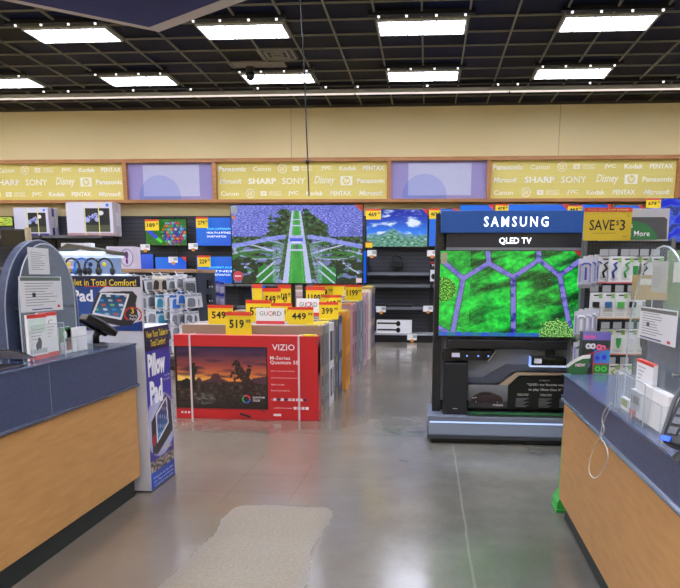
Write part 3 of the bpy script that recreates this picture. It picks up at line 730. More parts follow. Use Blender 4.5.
# the others, front to back: depth, height, colour, side print, tape, right edge offset
row = [(.20, .93, '97806a', '5e5a5c', 'd9c25a', 'tan brown carton right behind the red one'), (.20, .925, '8b8780', '6b6a70', 'e6c830', 'grey-brown carton with small side photos, third in the row'),
       (.19, .93, '8d8a88', '707078', 'e6c830', 'grey carton with a dark side print, fourth in the row'), (.19, .925, 'e4e2e4', '2a2c34', 'e6c830', 'white carton with a black side print, fifth in the row'),
       (.18, .915, 'dcdade', '8a8c98', None, 'white carton with a grey side print, sixth in the row'), (.22, .93, '56545c', '7c7680', 'e6c830', 'dark grey carton, seventh in the row'),
       (.22, .94, '7d7060', '4a4c60', 'e6c830', 'olive brown carton, eighth in the row'), (.22, .95, '3c4668', '7f86a2', None, 'navy carton, ninth in the row'), (.22, .95, '353a52', '8f8ea0', 'e6c830', 'dark navy carton just before the orange ones'),
       (.28, .985, 'cf8a2c', 'b87420', 'e6c830', 'orange carton, the nearer of two in the row'), (.28, .985, 'd8952f', 'c07c24', 'e6c830', 'orange carton, the farther of two in the row'),
       None,
       (.24, 1.03, 'b98f96', '8e5a68', 'e08a2a', 'pink carton behind the orange ones'), (.24, 1.035, 'a68088', '6a4454', 'e08a2a', 'mauve carton before the blue-grey ones'),
       (.3, 1.06, '868a92', '5d7080', 'e6c830', 'blue-grey carton with a light blue side print, the nearer'), (.3, 1.065, '6f757f', '8ca4b4', None, 'blue-grey carton with a light blue side print, the farther'),
       (.28, 1.08, '8c8274', '6e6658', 'e6c830', 'taupe carton behind the blue-grey ones'), (.3, 1.13, 'b69aa6', '96788a', 'e07a2a', 'lilac carton near the far end of the row'), (.3, 1.14, 'a98b98', 'c0a4b0', 'e07a2a', 'rose carton near the far end of the row'),
       (.3, 1.17, 'c8a8ac', 'a88890', None, 'pale rose carton near the far end of the row'), (.3, 1.2, 'd8ccc8', 'b0a4a4', 'e6c830', 'cream carton near the far end of the row'),
       (.34, 1.25, '94806a', '2a3868', 'e6c830', 'tall brown carton with a blue side print, second last'), (.34, 1.26, '8c7862', '2a3868', 'e6c830', 'tall brown carton with a blue side print, last of the row')]
OFF = [-.008, 0, -.006, .004, .0, -.012, -.006, -.0, -.01, .035, .035, 0, -.012, .0, .03, .03, .02, .045, .04, .03, .06, .07, .075]
y = 7.13
for k, r in enumerate(row):
    if r is None: y = 10.26; continue
    d, h, c, sc, stp, l = r
    carton(y, d, h, c, -2.48+.03*math.sin(k*2.3), rowx1+OFF[k], l + ' on the floor', stp, sc, 'b9aca0' if k % 2 else 'a89890')
    y += d
# tags standing on the cartons
def yz(y):   # carton top under depth y
    q = 7.13
    if y < 7.12: return .8436
    for r in row:
        if r is None: q = 10.26; continue
        if q <= y < q+r[0]: return r[1]+.002
        q += r[0]
    return .95
for u0, v0, u1, v1, y, p, l in ((225.5, 312, 251.5, 334.5, 6.97, '519', 'price tag reading 519 standing on the red carton'), (208, 305, 233, 324.5, 7.2, '549', 'price tag reading 549 just left behind the 519 tag'),
        (288, 307, 313.5, 326, 7.3, '449', 'price tag reading 449 right of the white card'), (246, 300, 271, 321, 7.75, '575', 'price tag half hidden behind the nearer white card at its left'),
        (270.5, 303, 292, 321, 7.95, '399', 'price tag half hidden behind the nearer white card at its right'), (319, 302, 338.5, 319, 8.3, '399', 'price tag reading 399 before the orange cartons'),
        (262.5, 288, 281, 306, 9.1, '549', 'price tag reading 549 in the middle of the row under the garden screen'), (278, 284.5, 291, 306, 9.35, '749', 'price tag left of the twin poles'),
        (322.5, 295, 341.5, 312, 9.2, '469', 'price tag reading 469 just above the 399 tag'), (306, 286.5, 325, 306, 9.45, '1199', 'price tag reading 1199 just right of the twin poles'),
        (313, 283, 333, 300, 10.9, '799', 'price tag right under the garden screen, half hidden'), (345, 284.5, 362, 304, 11.2, '1199', 'price tag reading 1199 rightmost over the row'), (332, 284.5, 344, 300, 11.8, '', 'small yellow price tag left of the rightmost 1199 tag'),
        (252, 284, 262, 300, 9.0, '', 'small yellow price tag left edge under the garden screen')):
    price_tag(u0, v0, u1, v1, y, p, '99', 'yellow ' + l, 0, zbase=yz(y))
def guard(u0, v0, u1, v1, y, l):
    x0, x1, z0, z1 = R4(u0, v0, u1, v1, y); z0 = yz(y); w = x1-x0; h = z1-z0
    t = thing('info_card', l, 'card', ((x0+x1)/2, y, z0))
    box(-w/2, w/2, 0, .005, 0, h).build('card', mat('f2f0f0', .5), t); box(-w/2, w/2, -.002, 0, .0, h*.2).build('red_band', mat('e0404a', .5), t)
    text('GU', -w*.23, h*.66, w*.28, h*.26, -.001, mat('5a5a60', .5), t); text('RD', w*.25, h*.66, w*.3, h*.26, -.001, mat('5a5a60', .5), t)
    M().tube([(w*.015+h*.13*math.cos(q*.5236), -.002, h*.66+h*.13*math.sin(q*.5236)) for q in range(13)], h*.02, 6).build('logo_ring', mat('e0404a', .5), t)
guard(256, 308, 284.5, 326, 7.4, 'white card lettered GUARD with red band, the nearer one')
guard(296.5, 298.5, 319.5, 314, 8.6, 'white card lettered GUARD with red band, the farther one')

# big garden television on its floor stand
ty = 9.98
x0, x1, z0, z1 = R4(231, 204, 363.5, 284.5, ty); w = (x1-x0)/2; h = z1-z0
t = thing('garden_television', 'large television showing an aerial view of a formal garden, on a twin pole stand', 'television', ((x0+x1)/2, ty, 0))
box(-w, w, 0, .05, z0, z1).build('bezel', blackg, t, .006); box(-w*.6, w*.6, .05, .1, z0+h*.2, z0+h*.75).build('rear_housing', black, t)
art(pic_paris, 300, 190, -w+.016, w-.016, z0+.02, z1-.016, -.002, t, 'screen', SCREEN)
for px_ in (293, 304.7):
    xp = ony(px_, 290, ty+.12)[0]-(x0+x1)/2; box(xp-.028, xp+.028, .1, .16, .03, z0+h*.5).build('pole', black, t)
box(-.35, .35, -.06, .26, 0, .03).build('stand_base', black, t)
M().add([(w-.13, -.004, z1-.01), (w-.012, -.004, z1-.01), (w-.012, -.004, z1-.11)], [(0, 2, 1)]).build('corner_sticker', mat('b5452a', .5), t)
M().cyl((-w+.09, -.006, z0+.11), (-w+.09, -.003, z0+.11), .07, n=24).build('round_sticker', mat('c9444e', .5), t)
box(-w+.045, -w+.135, -.007, -.006, z0+.1, z0+.12).build('sticker_band', mat('ead6d8', .5), t)
box(w-.1, w-.02, -.005, -.003, z0+.03, z0+.09).build('lower_sticker', mat('e6cfd2', .5), t)
box(-w+.01, -w+.1, -.005, -.003, z1-.13, z1-.02).build('spec_sticker', mat('9aa6a8', .5), t)
box(-w+.03, -w+.07, -.006, -.003, z1-.2, z1-.15).build('orange_sticker', mat('d07a3a', .5), t)
# narrow blue screen edge right behind it
wall_tv(349, 250, 367, 284, 14.9, pic_promo, 'blue screen edge behind the right side of the garden television', 4, 4, corner=False)

# ------------------------------------------------------------------ lit brand kiosk
KY = 6.3
hx0, hx1, hz0, hz1 = R4(441, 210.5, 583.5, 232.8, KY-.04)
_, _, bz0, _ = R4(447, 233, 583, 249.5, KY)
tx0, tx1, tz0, tz1 = R4(438.5, 250.5, 578.5, 337.5, KY-.02)
k0 = ony(434, 300, KY+.3)[0]
t = thing('display_kiosk', 'dark television kiosk with a lit blue SAMSUNG header, middle right of the floor', 'kiosk', (0, KY, 0))
kb = M(); kb.box(k0, hx1-.02, .1, .42, .24, hz1-.01); kb.build('tower_body', mat('26282e', .45), t)
box(k0, k0+.07, .02, .1, .24, hz0).build('side_post', mat('1d1f25', .4), t)
hd = box(hx0, hx1, -.04, .1, hz0, hz1).build('header', mat('124a92', .4, emit=.16), t, .003)
h2 = box(hx0+.05, hx1, -.015, .1, bz0, hz0).build('lower_header', mat('23242c', .4), t)
LET = mat('f6fbff', .4, emit=1.3)
zc_ = (hz0+hz1)/2
text('SAMSUNG', ony(516, 223, KY-.04)[0], zc_, ony(549, 222, KY)[0]-ony(485, 222, KY)[0], .083, -.043, LET, hd, 'brand_lettering', bold=.014, sp=1.4, th=.004)
text('QLED TV', ony(515, 240, KY)[0], (hz0+bz0)/2, .27, .062, -.018, LET, h2, 'model_lettering', bold=.02, th=.004)
box(hx0+.05, hx1-.0, -.02, .1, tz1, tz1+.025).build('grey_ledge', mat('80838a', .4), t)
g0, g1 = k0+.07, hx1-.02
# lower display
def kx(u, v=370): return ony(u, v, KY)[0]
def kz(v, u=500): return ony(u, v, KY)[1]
box(g0, g1, .06, .1, kz(402), kz(337)).build('backing_panel', mat('8b909c', .45), t)
rib = M()
P = [(kx(447), kz(381)), (kx(481), kz(381)), (kx(508), kz(366)), (g1, kz(366)), (g1, kz(374)), (kx(520), kz(374)), (kx(508), kz(381)), (kx(505), kz(384)), (kx(447), kz(384))]
P = [(kx(447), kz(378)), (kx(483), kz(378)), (kx(507), kz(364.5)), (g1, kz(364.5)), (g1, kz(371)), (kx(514), kz(371)), (kx(498), kz(384)), (kx(447), kz(384))]
M().prism([p for p in P][::-1], .01, .06).build('ribbon_trim', mat('4c5160', .4), t, .003)
P2 = [(kx(508.5), kz(385)), (kx(519), kz(375)), (g1, kz(374)), (g1, kz(372)), (kx(517), kz(372)), (kx(500), kz(384.5))]
M().prism(P2[::-1], -.005, .05).build('tan_edge', mat('b39f86', .5), t)
def car_art(s, t_):
    c = mix('585a60', '9a9ca2', t_*.9+.2*nz_(s*4, t_*4)-.2)
    if t_ > .45: c = mix(c, '77797f', (nz_(s*12, 2)-.4)*3 if t_ < .62+.25*nz_(s*6, 1) else 0)
    if t_ < .3: c = mix('1d1d21', '5a5c62', nz_(s*5, t_*20))
    body = [(.08, .22), (.07, .42), (.16, .55), (.3, .68), (.5, .72), (.68, .62), (.84, .5), (.88, .34), (.84, .22)]
    if inpoly(s, t_, body): c = mix('2e1c20', '5a4448', (t_-.2)*1.5)
    if inpoly(s, t_, [(.24, .56), (.34, .65), (.5, .67), (.6, .58)]): c = hx('17171c')
    for w_ in (.2, .74):
        if math.hypot(s-w_, (t_-.25)*.55) < .06: c = hx('0d0d10')
        if math.hypot(s-w_, (t_-.25)*.55) < .03: c = hx('6a6a70')
    if seg(s, t_, .1, .42, .2, .44) < .015: c = hx('d8d8dc')
    return c
art(car_art, 100, 60, kx(469), kx(509), kz(408), kz(385), -.01, t, 'car_panel')
text('FORZA', kx(499), kz(405), .09, .018, -.012, mat('f0f0f0', .5), t, 'panel_lettering', shear=.4, bold=.03)
P3 = [(kx(508.5), kz(408)), (kx(508.5), kz(386)), (kx(520), kz(376)), (g1, kz(376)), (g1, kz(408))]
M().prism(P3[::-1], -.012, .04).build('text_panel', mat('0c0c0f', .35), t)
WT = mat('d8d8dc', .5)
text('“QLED: our favorite way', kx(546), kz(384), .32, .026, -.013, WT, t, 'panel_lettering', bold=.02)
text('to play Xbox One X”', kx(546), kz(389), .29, .026, -.013, WT, t, 'panel_lettering', bold=.02)
text('AS SEEN BY', kx(545), kz(379.5), .09, .012, -.013, WT, t, 'panel_lettering')
for q in (517, 540, 561):
    text('Ultra fast\nresponse', kx(q, 396)+.05, kz(394), .1, .022, -.013, WT, t, 'panel_lettering', bold=.02)
    m_ = M()
    for r_ in range(8): m_.box(kx(q)-.0, kx(q)+.11-.02*(r_ % 3), -.0135, -.012, kz(398)-.0105*r_, kz(398)-.0105*r_+.004)
    m_.build('fine_print', mat('8e8e94', .5), t)
bx0, bz_ = ony(427.5, 414, KY-.22); bx1 = ony(567, 420, KY-.22)[0]
bs = M(); bs.box(bx0, bx1+.06, -.22, .42, .195, .24); bs.build('base_slab', mat('7a8192', .3), t, .004)
box(bx0+.012, bx1+.05, -.205, .40, .075, .195).build('silver_drawer', mat('8f99aa', .35, .1), t)
box(bx0+.02, bx1+.04, -.212, -.203, .18, .195).build('light_strip', mat('b8d2ff', .4, emit=.9), t)
box(bx0, bx1+.06, -.23, .42, .045, .078).build('lower_rail', mat('3c404a', .35), t, .004)
box(bx0+.03, bx1+.04, -.2, .4, .01, .045).build('kick_base', black, t)
ft = M()
for q in (bx0+.06, bx1): ft.cyl((q, -.17, 0), (q, -.17, .01), .02)
ft.build('levelling_feet', dark, t)
box(kx(469), g1+.02, -.1, -.09, .242, .262).build('glass_strip', mat('3c7d52', .1), t)
box(kx(469), g1+.02, -.2, .0, .24, .2415).build('leaflet_strip', mat('2a2426', .3), t)
# kiosk television: thing of its own
w = (tx1-tx0)/2; h = tz1-tz0
t = thing('kiosk_television', 'kiosk television showing green fields divided by purple paths', 'television', ((tx0+tx1)/2, KY-.02, tz0))
box(-w, w, -.03, .02, 0, h).build('bezel', blackg, t, .004)
box(-w*.4, w*.4, .02, .12, h*.2, h*.7).build('wall_bracket', black, t)
art(pic_green, 330, 210, -w+.008, w-.008, .012, h-.006, -.032, t, 'screen', SCREEN)
M().add([(w-.07, -.034, h-.003), (w-.003, -.034, h-.003), (w-.003, -.034, h-.06)], [(0, 2, 1)]).build('corner_sticker', mat('d0343c', .5), t)
box(-w+.015, -w+.065, -.035, -.033, h-.11, h-.02).build('energy_sticker', mat('b0a58c', .5), t)
# soundbar, speaker, light bar, console on the kiosk
x0, x1 = kx(446), kx(565); z1 = kz(339.5); z0 = kz(348.5)
o = box(x0, x1, KY-.06, KY+.06, z0, z1).build('soundbar', mat('1a1b20', .4), None, .008); tag(o, 'long black soundbar mounted below the kiosk television', 'soundbar')
x0, x1, z0, z1 = R4(443.5, 363, 467.5, 408, KY-.1)
t = thing('subwoofer', 'tall black subwoofer box on the left of the kiosk base', 'speaker', ((x0+x1)/2, KY-.05, .24)); w = (x1-x0)/2; h = z1-.24
box(-w, w, -.08, .1, 0, h).build('cabinet', mat('17181c', .45), t, .006); box(-w+.012, w-.012, -.084, -.08, .012, h-.012).build('speaker_grille', noisy('grille', '101114', '202227', (1, 1, 1), 200, .6), t)
box(-.02, .02, -.087, -.084, .05, .056).build('badge', mat('b8b8bc', .4), t)
t = thing('lit_feature_bar', 'small black feature bar with four glowing blue lights beside the subwoofer top', 'display bar', (kx(442), KY-.02, kz(360)))
L_ = kx(494)-kx(442); hb = kz(350)-kz(359.5)
M().prism([(0, 0), (L_-.06, 0), (L_, hb), (0, hb)], -.03, .08).build('body', mat('0e0f13', .3), t)
M().prism([(L_-.062, -.003), (L_-.05, -.003), (L_+.008, hb), (L_, hb)], -.034, .0).build('silver_edge', chrome, t)
for q in (.13, .22, .32, .41): M().ball((q*L_/.47, -.034, hb*.45), .0085, 8).build('blue_light', mat('6f90ff', .4, emit=1.3), t)
box(.08, .15, -.034, -.03, hb*.3, hb*.75).build('sticker', mat('e8e0e4', .5), t)
t = thing('game_console', 'small black console on a glowing white shelf at the right of the kiosk', 'game console', (kx(546), KY+.0, kz(366)))
box(-.135, .16, -.06, .06, .018, .085).build('console_body', mat('101713', .25), t, .004); box(-.15, .17, -.075, .06, .004, .014).build('shelf', mat('cfdcff', .4, emit=.5), t)
box(-.145, -.141, -.07, .05, .016, .09).build('glow_edge', mat('8fb0ff', .4, emit=.8), t)
box(-.115, -.05, -.063, -.06, .035, .075).build('sticker', mat('e6e6ea', .5), t)
box(.0, .07, .0, .06, .085, .19).build('neck', mat('24262c', .5), t)

# ------------------------------------------------------------------ counters
def counter(name, label, orig, rz, sgn, length, depth, zt, zf, zw, join):
    """face at local x=0, far end at y=0, body toward sgn*x, runs toward the camera"""
    t = thing(name, label, 'counter', orig, rz)
    def bxs(a, b, *r): return (min(a*sgn, b*sgn), max(a*sgn, b*sgn))+r
    box(*bxs(0, depth, -length, 0, zw, zf)).build('wood_panel', wood_panel, t, .004)
    box(*bxs(.035, depth-.05, -length, -.03, 0, zw)).build('toe_kick', toek, t)
    box(*bxs(-.006, depth, -length, .012, zf, zt-.012)).build('fascia', slate, t)
    box(*bxs(-.012, depth+.01, -length, .02, zt-.012, zt)).build('worktop', noisy('worktop_slate', '4b5676', '58637f', (1, 1, 1), 50, .2, 3), t, .004)
    M().tube([(-.008*sgn, -length, zf), (-.008*sgn, .012, zf), (depth*sgn, .014, zf)], .011, 10).build('edge_bumper', mat('8d97ac' if sgn > 0 else '555d72', .25, .3), t, smooth=True)
    for j in join: box(*bxs(-.0075, -.006, -j-.002, -j+.002, zf, zt)).build('seam', mat('8a90a4', .4), t)
    return t
LX, LY = -1.835, 4.37
counter('checkout_counter', 'left counter with slate blue fascia over a maple wood front', (LX, LY, 0), 0, -1, 5.2, .62, .992, .725, .128, (1.05,))
rx, ry = onz(558.8, 497.5, .12)
RZ = -math.atan(.0155)
RC = counter('checkout_counter', 'right counter with slate blue fascia over a maple wood front', (rx, ry, 0), RZ, 1, 4.6, .8, .865, .715, .12, ())
def rw(a, b):   # local right-counter point -> world xy
    return rx+a*math.cos(RZ)-b*math.sin(RZ), ry+a*math.sin(RZ)+b*math.cos(RZ)

# acrylic arch stations facing the aisle
def arch_pts(yc, hw, z0, z1, n=20):
    zs = z1-hw*1.05 if z1-hw*1.05 > z0 else z0+.05
    return [(yc-hw, z0), (yc+hw, z0)]+[(yc+hw*math.cos(math.pi*k/n), zs+(z1-zs)*math.sin(math.pi*k/n)) for k in range(n+1)]
def arch_sheet(t, yc, hw, z0, z1, xa, xb, name, m, edge=None):
    p = arch_pts(yc, hw, z0, z1); M().prism(p, xa, xb, 'x').build(name, m, t)
    if edge: M().tube([(xb, q[0], q[1]) for q in p[1:]+p[:1]], .0035, 6).build('polished_edge', edge, t)
ax = -1.955
t = thing('arched_divider', 'tall arched slate panel with clear acrylic cover on the left counter', 'divider', (ax, 3.6, .993))
y0 = onx(18, 300, ax)[0]-3.6; y1 = onx(74, 300, ax)[0]-3.6; zt_ = onx(36, 240, ax)[1]-.993
yb0 = onx(2, 300, ax-.06)[0]-3.6; yb1 = onx(75.5, 300, ax-.06)[0]-3.6
arch_sheet(t, (yb0+yb1)/2, (yb1-yb0)/2, 0, zt_+.005, -.09, -.05, 'arched_panel', slate_p, mat('8f98ae', .3))
arch_sheet(t, (y0+y1)/2, (y1-y0)/2, 0, zt_-.015, 0, .004, 'acrylic_sheet', acr, acre)
st = M()
for q in (y0+.03, y1-.03): st.cyl((-.05, q, .25), (.006, q, .25), .008, n=10)
st.build('standoff', chrome, t)
def sheet_lines(t, face_x, y0, y1, z0, z1, m0, ink, rows=9, head=None):
    box(face_x, face_x+.001, y0, y1, z0, z1).build('paper', m0, t)
    l = M(); random.seed(int(abs(y0)*1000))
    for k in range(rows):
        z = z1-(z1-z0)*(.2+.7*k/rows); l.box(face_x+.001, face_x+.0015, y0+(y1-y0)*.12, y0+(y1-y0)*(.5+.38*random.random()), z, z+(z1-z0)*.018)
    l.build('printed_lines', ink, t)
    if head: box(face_x+.001, face_x+.0016, y0+(y1-y0)*.03, y0+(y1-y0)*.97, z1-(z1-z0)*.12, z1-(z1-z0)*.02).build('heading_band', head, t)
pap = mat('d9dadd', .6); inkg = mat('7c7d86', .6)
def notice(u0, v0, u1, v1, x, label, head=None, extra=0, rows=9):
    ya, za = onx(u0, v0, x); yb, zb = onx(u1, v1, x)
    t = thing('notice_sheet', label, 'notice', (x, (ya+yb)/2, min(za, zb))); hw = (yb-ya)/2; h = abs(zb-za)
    sheet_lines(t, .0, -abs(hw), abs(hw), 0, h, pap, inkg, rows, head)
    if extra:
        box(.001, .0016, -abs(hw)*.45, -abs(hw)*.3, h*.42, h*.54).build('printed_icon', inkb, t)
        box(.001, .0016, abs(hw)*.72, abs(hw)*.84, h*.08, h*.16).build('red_seal', mat('c02838', .5), t)
        box(.001, .0016, -abs(hw)*.5, abs(hw)*.45, h*.05, h*.08).build('footer_band', mat('2a3570', .5), t)
    return t
notice(27, 247, 50, 274.5, ax+.006, 'narrow white notice taped near the top of the left arch')
notice(18, 276.5, 63, 309.5, ax+.010, 'wide white notice taped across the middle of the left arch', mat('5b6b62', .6), 1)
# brochures
def holder(label, x, y0, y1, h, zb, loc_world=None, rz=0):
    t = thing('brochure_holder', label, 'holder', loc_world or (x, (y0+y1)/2, zb), rz); hw = (y1-y0)/2
    m_ = M(); m_.box(.03, .033, -hw, hw, 0, h*.72); m_.box(-.012, -.009, -hw, hw, 0, h); m_.box(-.012, .033, -hw, -hw+.003, 0, h*.6); m_.box(-.012, .033, hw-.003, hw, 0, h*.6); m_.box(-.012, .033, -hw, hw, 0, .003)
    m_.build('acrylic_pocket', acr, t)
    e = M(); e.tube([(.034, -hw, 0), (.034, -hw, h*.72), (.034, hw, h*.72), (.034, hw, 0)], .002, 6); e.build('polished_edge', acre, t)
    return t
bxl = -1.93
def brochure(label, u0, v0, u1, v1, x, kind, dx=.0, zb=.996):
    ya, _ = onx(u0, v1, x); yb, _ = onx(u1, v1, x); zt_ = onx((u0+u1)/2, v0, x)[1]
    t = thing('brochure', label, 'brochure', (x, (ya+yb)/2, zb)); hw = abs(yb-ya)/2; h = zt_-zb
    box(-.006, .006, -hw, hw, 0, h).build('paper_stack', mat('efeff0', .5), t)
    if kind in 'rp':
        box(.006, .0068, -hw, hw, h*.92, h).build('red_top_band', mat('d8382f', .5), t); box(.006, .0068, -hw, hw, 0, h*.1).build('red_bottom_band', mat('d8382f', .5), t)
        m_ = M()
        for k in range(4): m_.box(.006, .0068, -hw*.7, hw*(.2+.15*k), h*(.45+.07*k), h*(.45+.07*k)+.004)
        m_.build('printed_lines', mat('a8a8ae', .5), t)
    if kind == 'p':
        box(.006, .0066, -hw*.9, hw*.9, h*.6, h*.9).build('pale_green_block', mat('d3e4da', .5), t)
        m_ = M(); m_.ball((.007, .01, h*.36), (.001, .02, .03)); m_.ball((.007, -.012, h*.3), (.001, .016, .02)); m_.build('printed_portrait', mat('3a2426', .5), t)
        box(.006, .0066, -hw*.85, hw*.85, h*.14, h*.24).build('grey_caption', mat('b8bcc0', .5), t)
    if kind == 'r': text('RC', 0, h*.78, hw*1.0, h*.1, .0068, mat('6a6a70', .5), t, face='x')
    if kind == 'g':
        box(.006, .0066, -hw, hw, h*.45, h).build('green_block', mat('3a7040', .5), t); M().ball((.0068, -.0, h*.72), (.001, .02, .02)).build('white_roundel', mat('e8f0e8', .5), t)
        box(.006, .0066, hw*.1, hw, h*.1, h*.9).build('brown_photo', mat('8a5038', .5), t)
    return t
brochure('brochure with red bands and a pale green block, in the left counter holder', 29, 314, 48.5, 362, bxl+.016, 'p')
brochure('wider red banded brochure behind its neighbour in the left counter holder', 40, 312, 58.5, 359, bxl-.0, 'r')
ya = onx(27, 360, bxl)[0]; yb = onx(60, 357, bxl)[0]
holder('clear holder with red banded brochures on the left counter', bxl, ya, yb, .24, .993)
brochure('small green and brown leaflet beside the red banded brochures', 59.5, 327, 71, 353, bxl, 'g')
for k, (u, l) in enumerate(((73.5, 'nearest white card stack in the left counter card rack'), (79, 'middle white card stack in the left counter card rack'), (83.5, 'farthest white card stack in the left counter card rack'))):
    ya = onx(u-2.6, 350, bxl)[0]; yb = onx(u+2.6, 350, bxl)[0]; o = box(bxl-.02, bxl+.012, ya, yb-.004, .996, .996+.13).build('card_stack', mat('e9e9ec', .5), None, .002); tag(o, l, 'cards')
ya = onx(59, 352, bxl)[0]; yb = onx(87, 348, bxl)[0]
holder('clear low holder with leaflets and white cards on the left counter', bxl+.0, ya, yb, .12, .993)

def pin_pad(label, loc, rz, tilt, s=1., led=False):
    t = thing('card_terminal', label, 'card terminal', loc, rz)
    M().cyl((0, 0, 0), (0, 0, .02), .07*s, .06*s, 24).build('base', black, t); M().tube([(0, 0, .01), (0, .0, .06*s), (0, -.02*s, .1*s)], .02*s, 12).build('neck', black, t, smooth=True)
    R_ = Matrix.Translation((0, -.02*s, .13*s)) @ Matrix.Rotation(tilt, 4, 'X')
    def part(m, name, mt_, bev=0):
        m.v = [tuple(R_ @ (Vector(v)*s)) for v in m.v]; return m.build(name, mt_, t, bev)
    part(M().prism([(-.05, -.11), (.05, -.11), (.058, -.02), (.058, .1), (-.058, .1), (-.058, -.02)], -.02, .02, 'z'), 'housing', mat('141418', .3), .006)
    part(box(-.045, .045, .02, .09, .02, .0215), 'display', mat('232c34', .1, emit=.05))
    k = M()
    for i in range(3):
        for j in range(4): k.box(-.042+.03*i, -.018+.03*i, -.085+.025*j, -.068+.025*j, .02, .026)
    part(k, 'keypad', mat('6d727a', .5))
    part(M().tube([(-.062, -.1, .01), (-.066, 0, .02), (-.062, .1, .02)], .006, 8), 'grey_rim', mat('5a5e66', .4))
    part(M().prism([(.05, -.1), (.09, -.08), (.1, .06), (.05, .1)], -.035, .015, 'z'), 'side_shield', mat('1b1b1f', .3), .006)
    if led: part(box(-.055, -.03, -.105, -.093, .02, .024), 'blue_light', mat('2f55ff', .4, emit=2.))
    return t
x, y = onz(98, 346, .993)
pin_pad('black card terminal on a swivel stand at the far end of the left counter', (x-.0, y-.02, .993), 2.4, .55, .98)
M_ = None
# curved magazine at the left edge
t = thing('open_magazine', 'open white magazine page curling up on the left counter edge', 'magazine', (-1.93, 3.05, .993))
vs = []; 
for i in range(13):
    a = i/12; zz = .02+.075*math.sin(.25+a*2.75)
    for q in (0, 1): vs.append((-.12+.2*q, -.35+.52*a, zz*(1 if q else .8)))
pg = M(); pg.add(vs+[(v[0], v[1], v[2]-.004) for v in vs], [(2*i, 2*i+1, 2*i+3, 2*i+2) for i in range(12)]+[(26+2*i, 26+2*i+2, 26+2*i+3, 26+2*i+1) for i in range(12)])
pg.build('page', mat('e9e4e6', .5), t); box(-.13, .07, -.36, .12, 0, .006).build('cover', mat('5a5458', .4), t, .002)
M().tube([(.082, -.35+.54*a/8, .016+.075*math.sin(.25+a/8*2.75)) for a in range(9)], .003, 6).build('dark_rim', mat('2a2628', .4), t)

# ------------------------------------------------------------------ right arch station
zR = .866
t = thing('arched_divider', 'clear acrylic arch before a low slate panel on the right counter', 'divider', (*rw(.1, -1.35), zR), RZ)
axr = rw(.1, -1.35)[0]
yl = onx(621, 400, axr)[0]; ap = onx(662, 246, axr)
hw = yl-ap[0]; yc = ap[0]-(rw(.1, -1.35)[1])
arch_sheet(t, yc, hw, 0, ap[1]-zR, .0, .004, 'acrylic_sheet', acr, acre)
M().prism([(yc-hw, 0), (yc+hw*.72, 0), (yc+hw*.72, .30), (yc+hw*.5, .40), (yc-hw, .40)], .06, .09, 'x').build('low_panel', slate_p, t)
st = M()
for q in (yc-hw*.6, yc+hw*.5): st.cyl((.0, q, .2), (.062, q, .2), .008, n=10)
st.build('standoff', chrome, t)
def rnotice(u0, v0, u1, v1, dx, label, head=None, extra=0, m0=None, rows=9):
    x = axr+dx; ya, za = onx(u0, v0, x); yb, zb = onx(u1, v1, x)   # u0 = far edge
    t = thing('notice_sheet', label, 'notice', (x, (ya+yb)/2, min(za, zb)), RZ); hw = abs(yb-ya)/2; h = abs(za-zb)
    box(-.0012, 0, -hw, hw, 0, h).build('paper', m0 or pap, t)
    l = M()
    for k in range(rows):
        z = h*(.8-.7*k/rows); l.box(-.0018, -.0012, hw-hw*(.9+.5*random.random()), hw*.82, z, z+h*.02)
    l.build('printed_lines', inkg, t)
    if head: box(-.002, -.0012, -hw*.95, hw*.95, h*.86, h*.96).build('heading_band', head, t)
    if extra:
        box(-.002, -.0012, hw*.4, hw*.55, h*.42, h*.54).build('printed_icon', inkb, t); box(-.002, -.0012, -hw*.3, hw*.9, h*.05, h*.09).build('footer_band', mat('2a3570', .5), t)
        box(-.002, -.0012, -hw*.75, -hw*.6, h*.05, h*.13).build('red_seal', mat('c02838', .5), t)
    return t
rnotice(653, 262, 667, 293, -.006, 'narrow translucent notice near the top of the right arch', None, 0, mat('c3c8c0', .5, alpha=.55))
rnotice(640, 306, 676.5, 348, -.008, 'wide white notice across the middle of the right arch', mat('6b6b66', .6), 1)
# brochure holders on the right counter
def rbox(name, label, cat, u, v, w, d, h, m, grp=None, dz=.001, tilt=0):
    x, y = onz(u, v, zR); o = box(-d/2, d/2, -w/2, w/2, 0, h).build(name, m, None, .003); o.location = (x+d/2, y, zR+dz); o.rotation_euler = (0, tilt, RZ); return tag(o, label, cat, grp)
bxr = axr-.05
def rb(label, u0, u1, vt, vb, dx, kind):
    x = bxr+dx; ya = onx(u0, vb, x)[0]; yb = onx(u1, vb, x)[0]; zt_ = onx((u0+u1)/2, vt, x)[1]
    t = thing('brochure', label, 'brochure', (x, (ya+yb)/2, zR+.002), RZ); hw = abs(yb-ya)/2; h = zt_-zR
    box(-.008, .008, -hw, hw, 0, h).build('paper_stack', mat('ececee', .5), t)
    if kind == 'r':
        box(-.0088, -.008, -hw, hw, h*.96, h).build('red_top_band', mat('d8382f', .5), t); box(-.009, .009, -hw-.001, hw+.001, h, h+.002).build('red_top_edge', mat('d8382f', .5), t)
        m_ = M()
        for k in range(5): m_.box(-.0088, -.008, hw*(.6-.18*k), hw*.8, h*(.6+.07*k), h*(.6+.07*k)+.004)
        m_.build('printed_lines', mat('a8a8ae', .5), t)
    if kind == 'p':
        box(-.0088, -.008, -hw, hw, 0, h*.22).build('red_bottom_band', mat('c83038', .5), t); box(-.0088, -.008, -hw*.8, hw*.8, h*.5, h*.8).build('printed_portrait', mat('4a3a3c', .5), t)
        box(-.0086, -.008, -hw, hw, h*.22, h*.98).build('grey_block', mat('b8b8bc', .5), t)
    if kind == 'g': box(-.0088, -.008, -hw*.6, hw*.9, h*.3, h*.9).build('green_yellow_art', mat('8f9a58', .5), t)
    return t
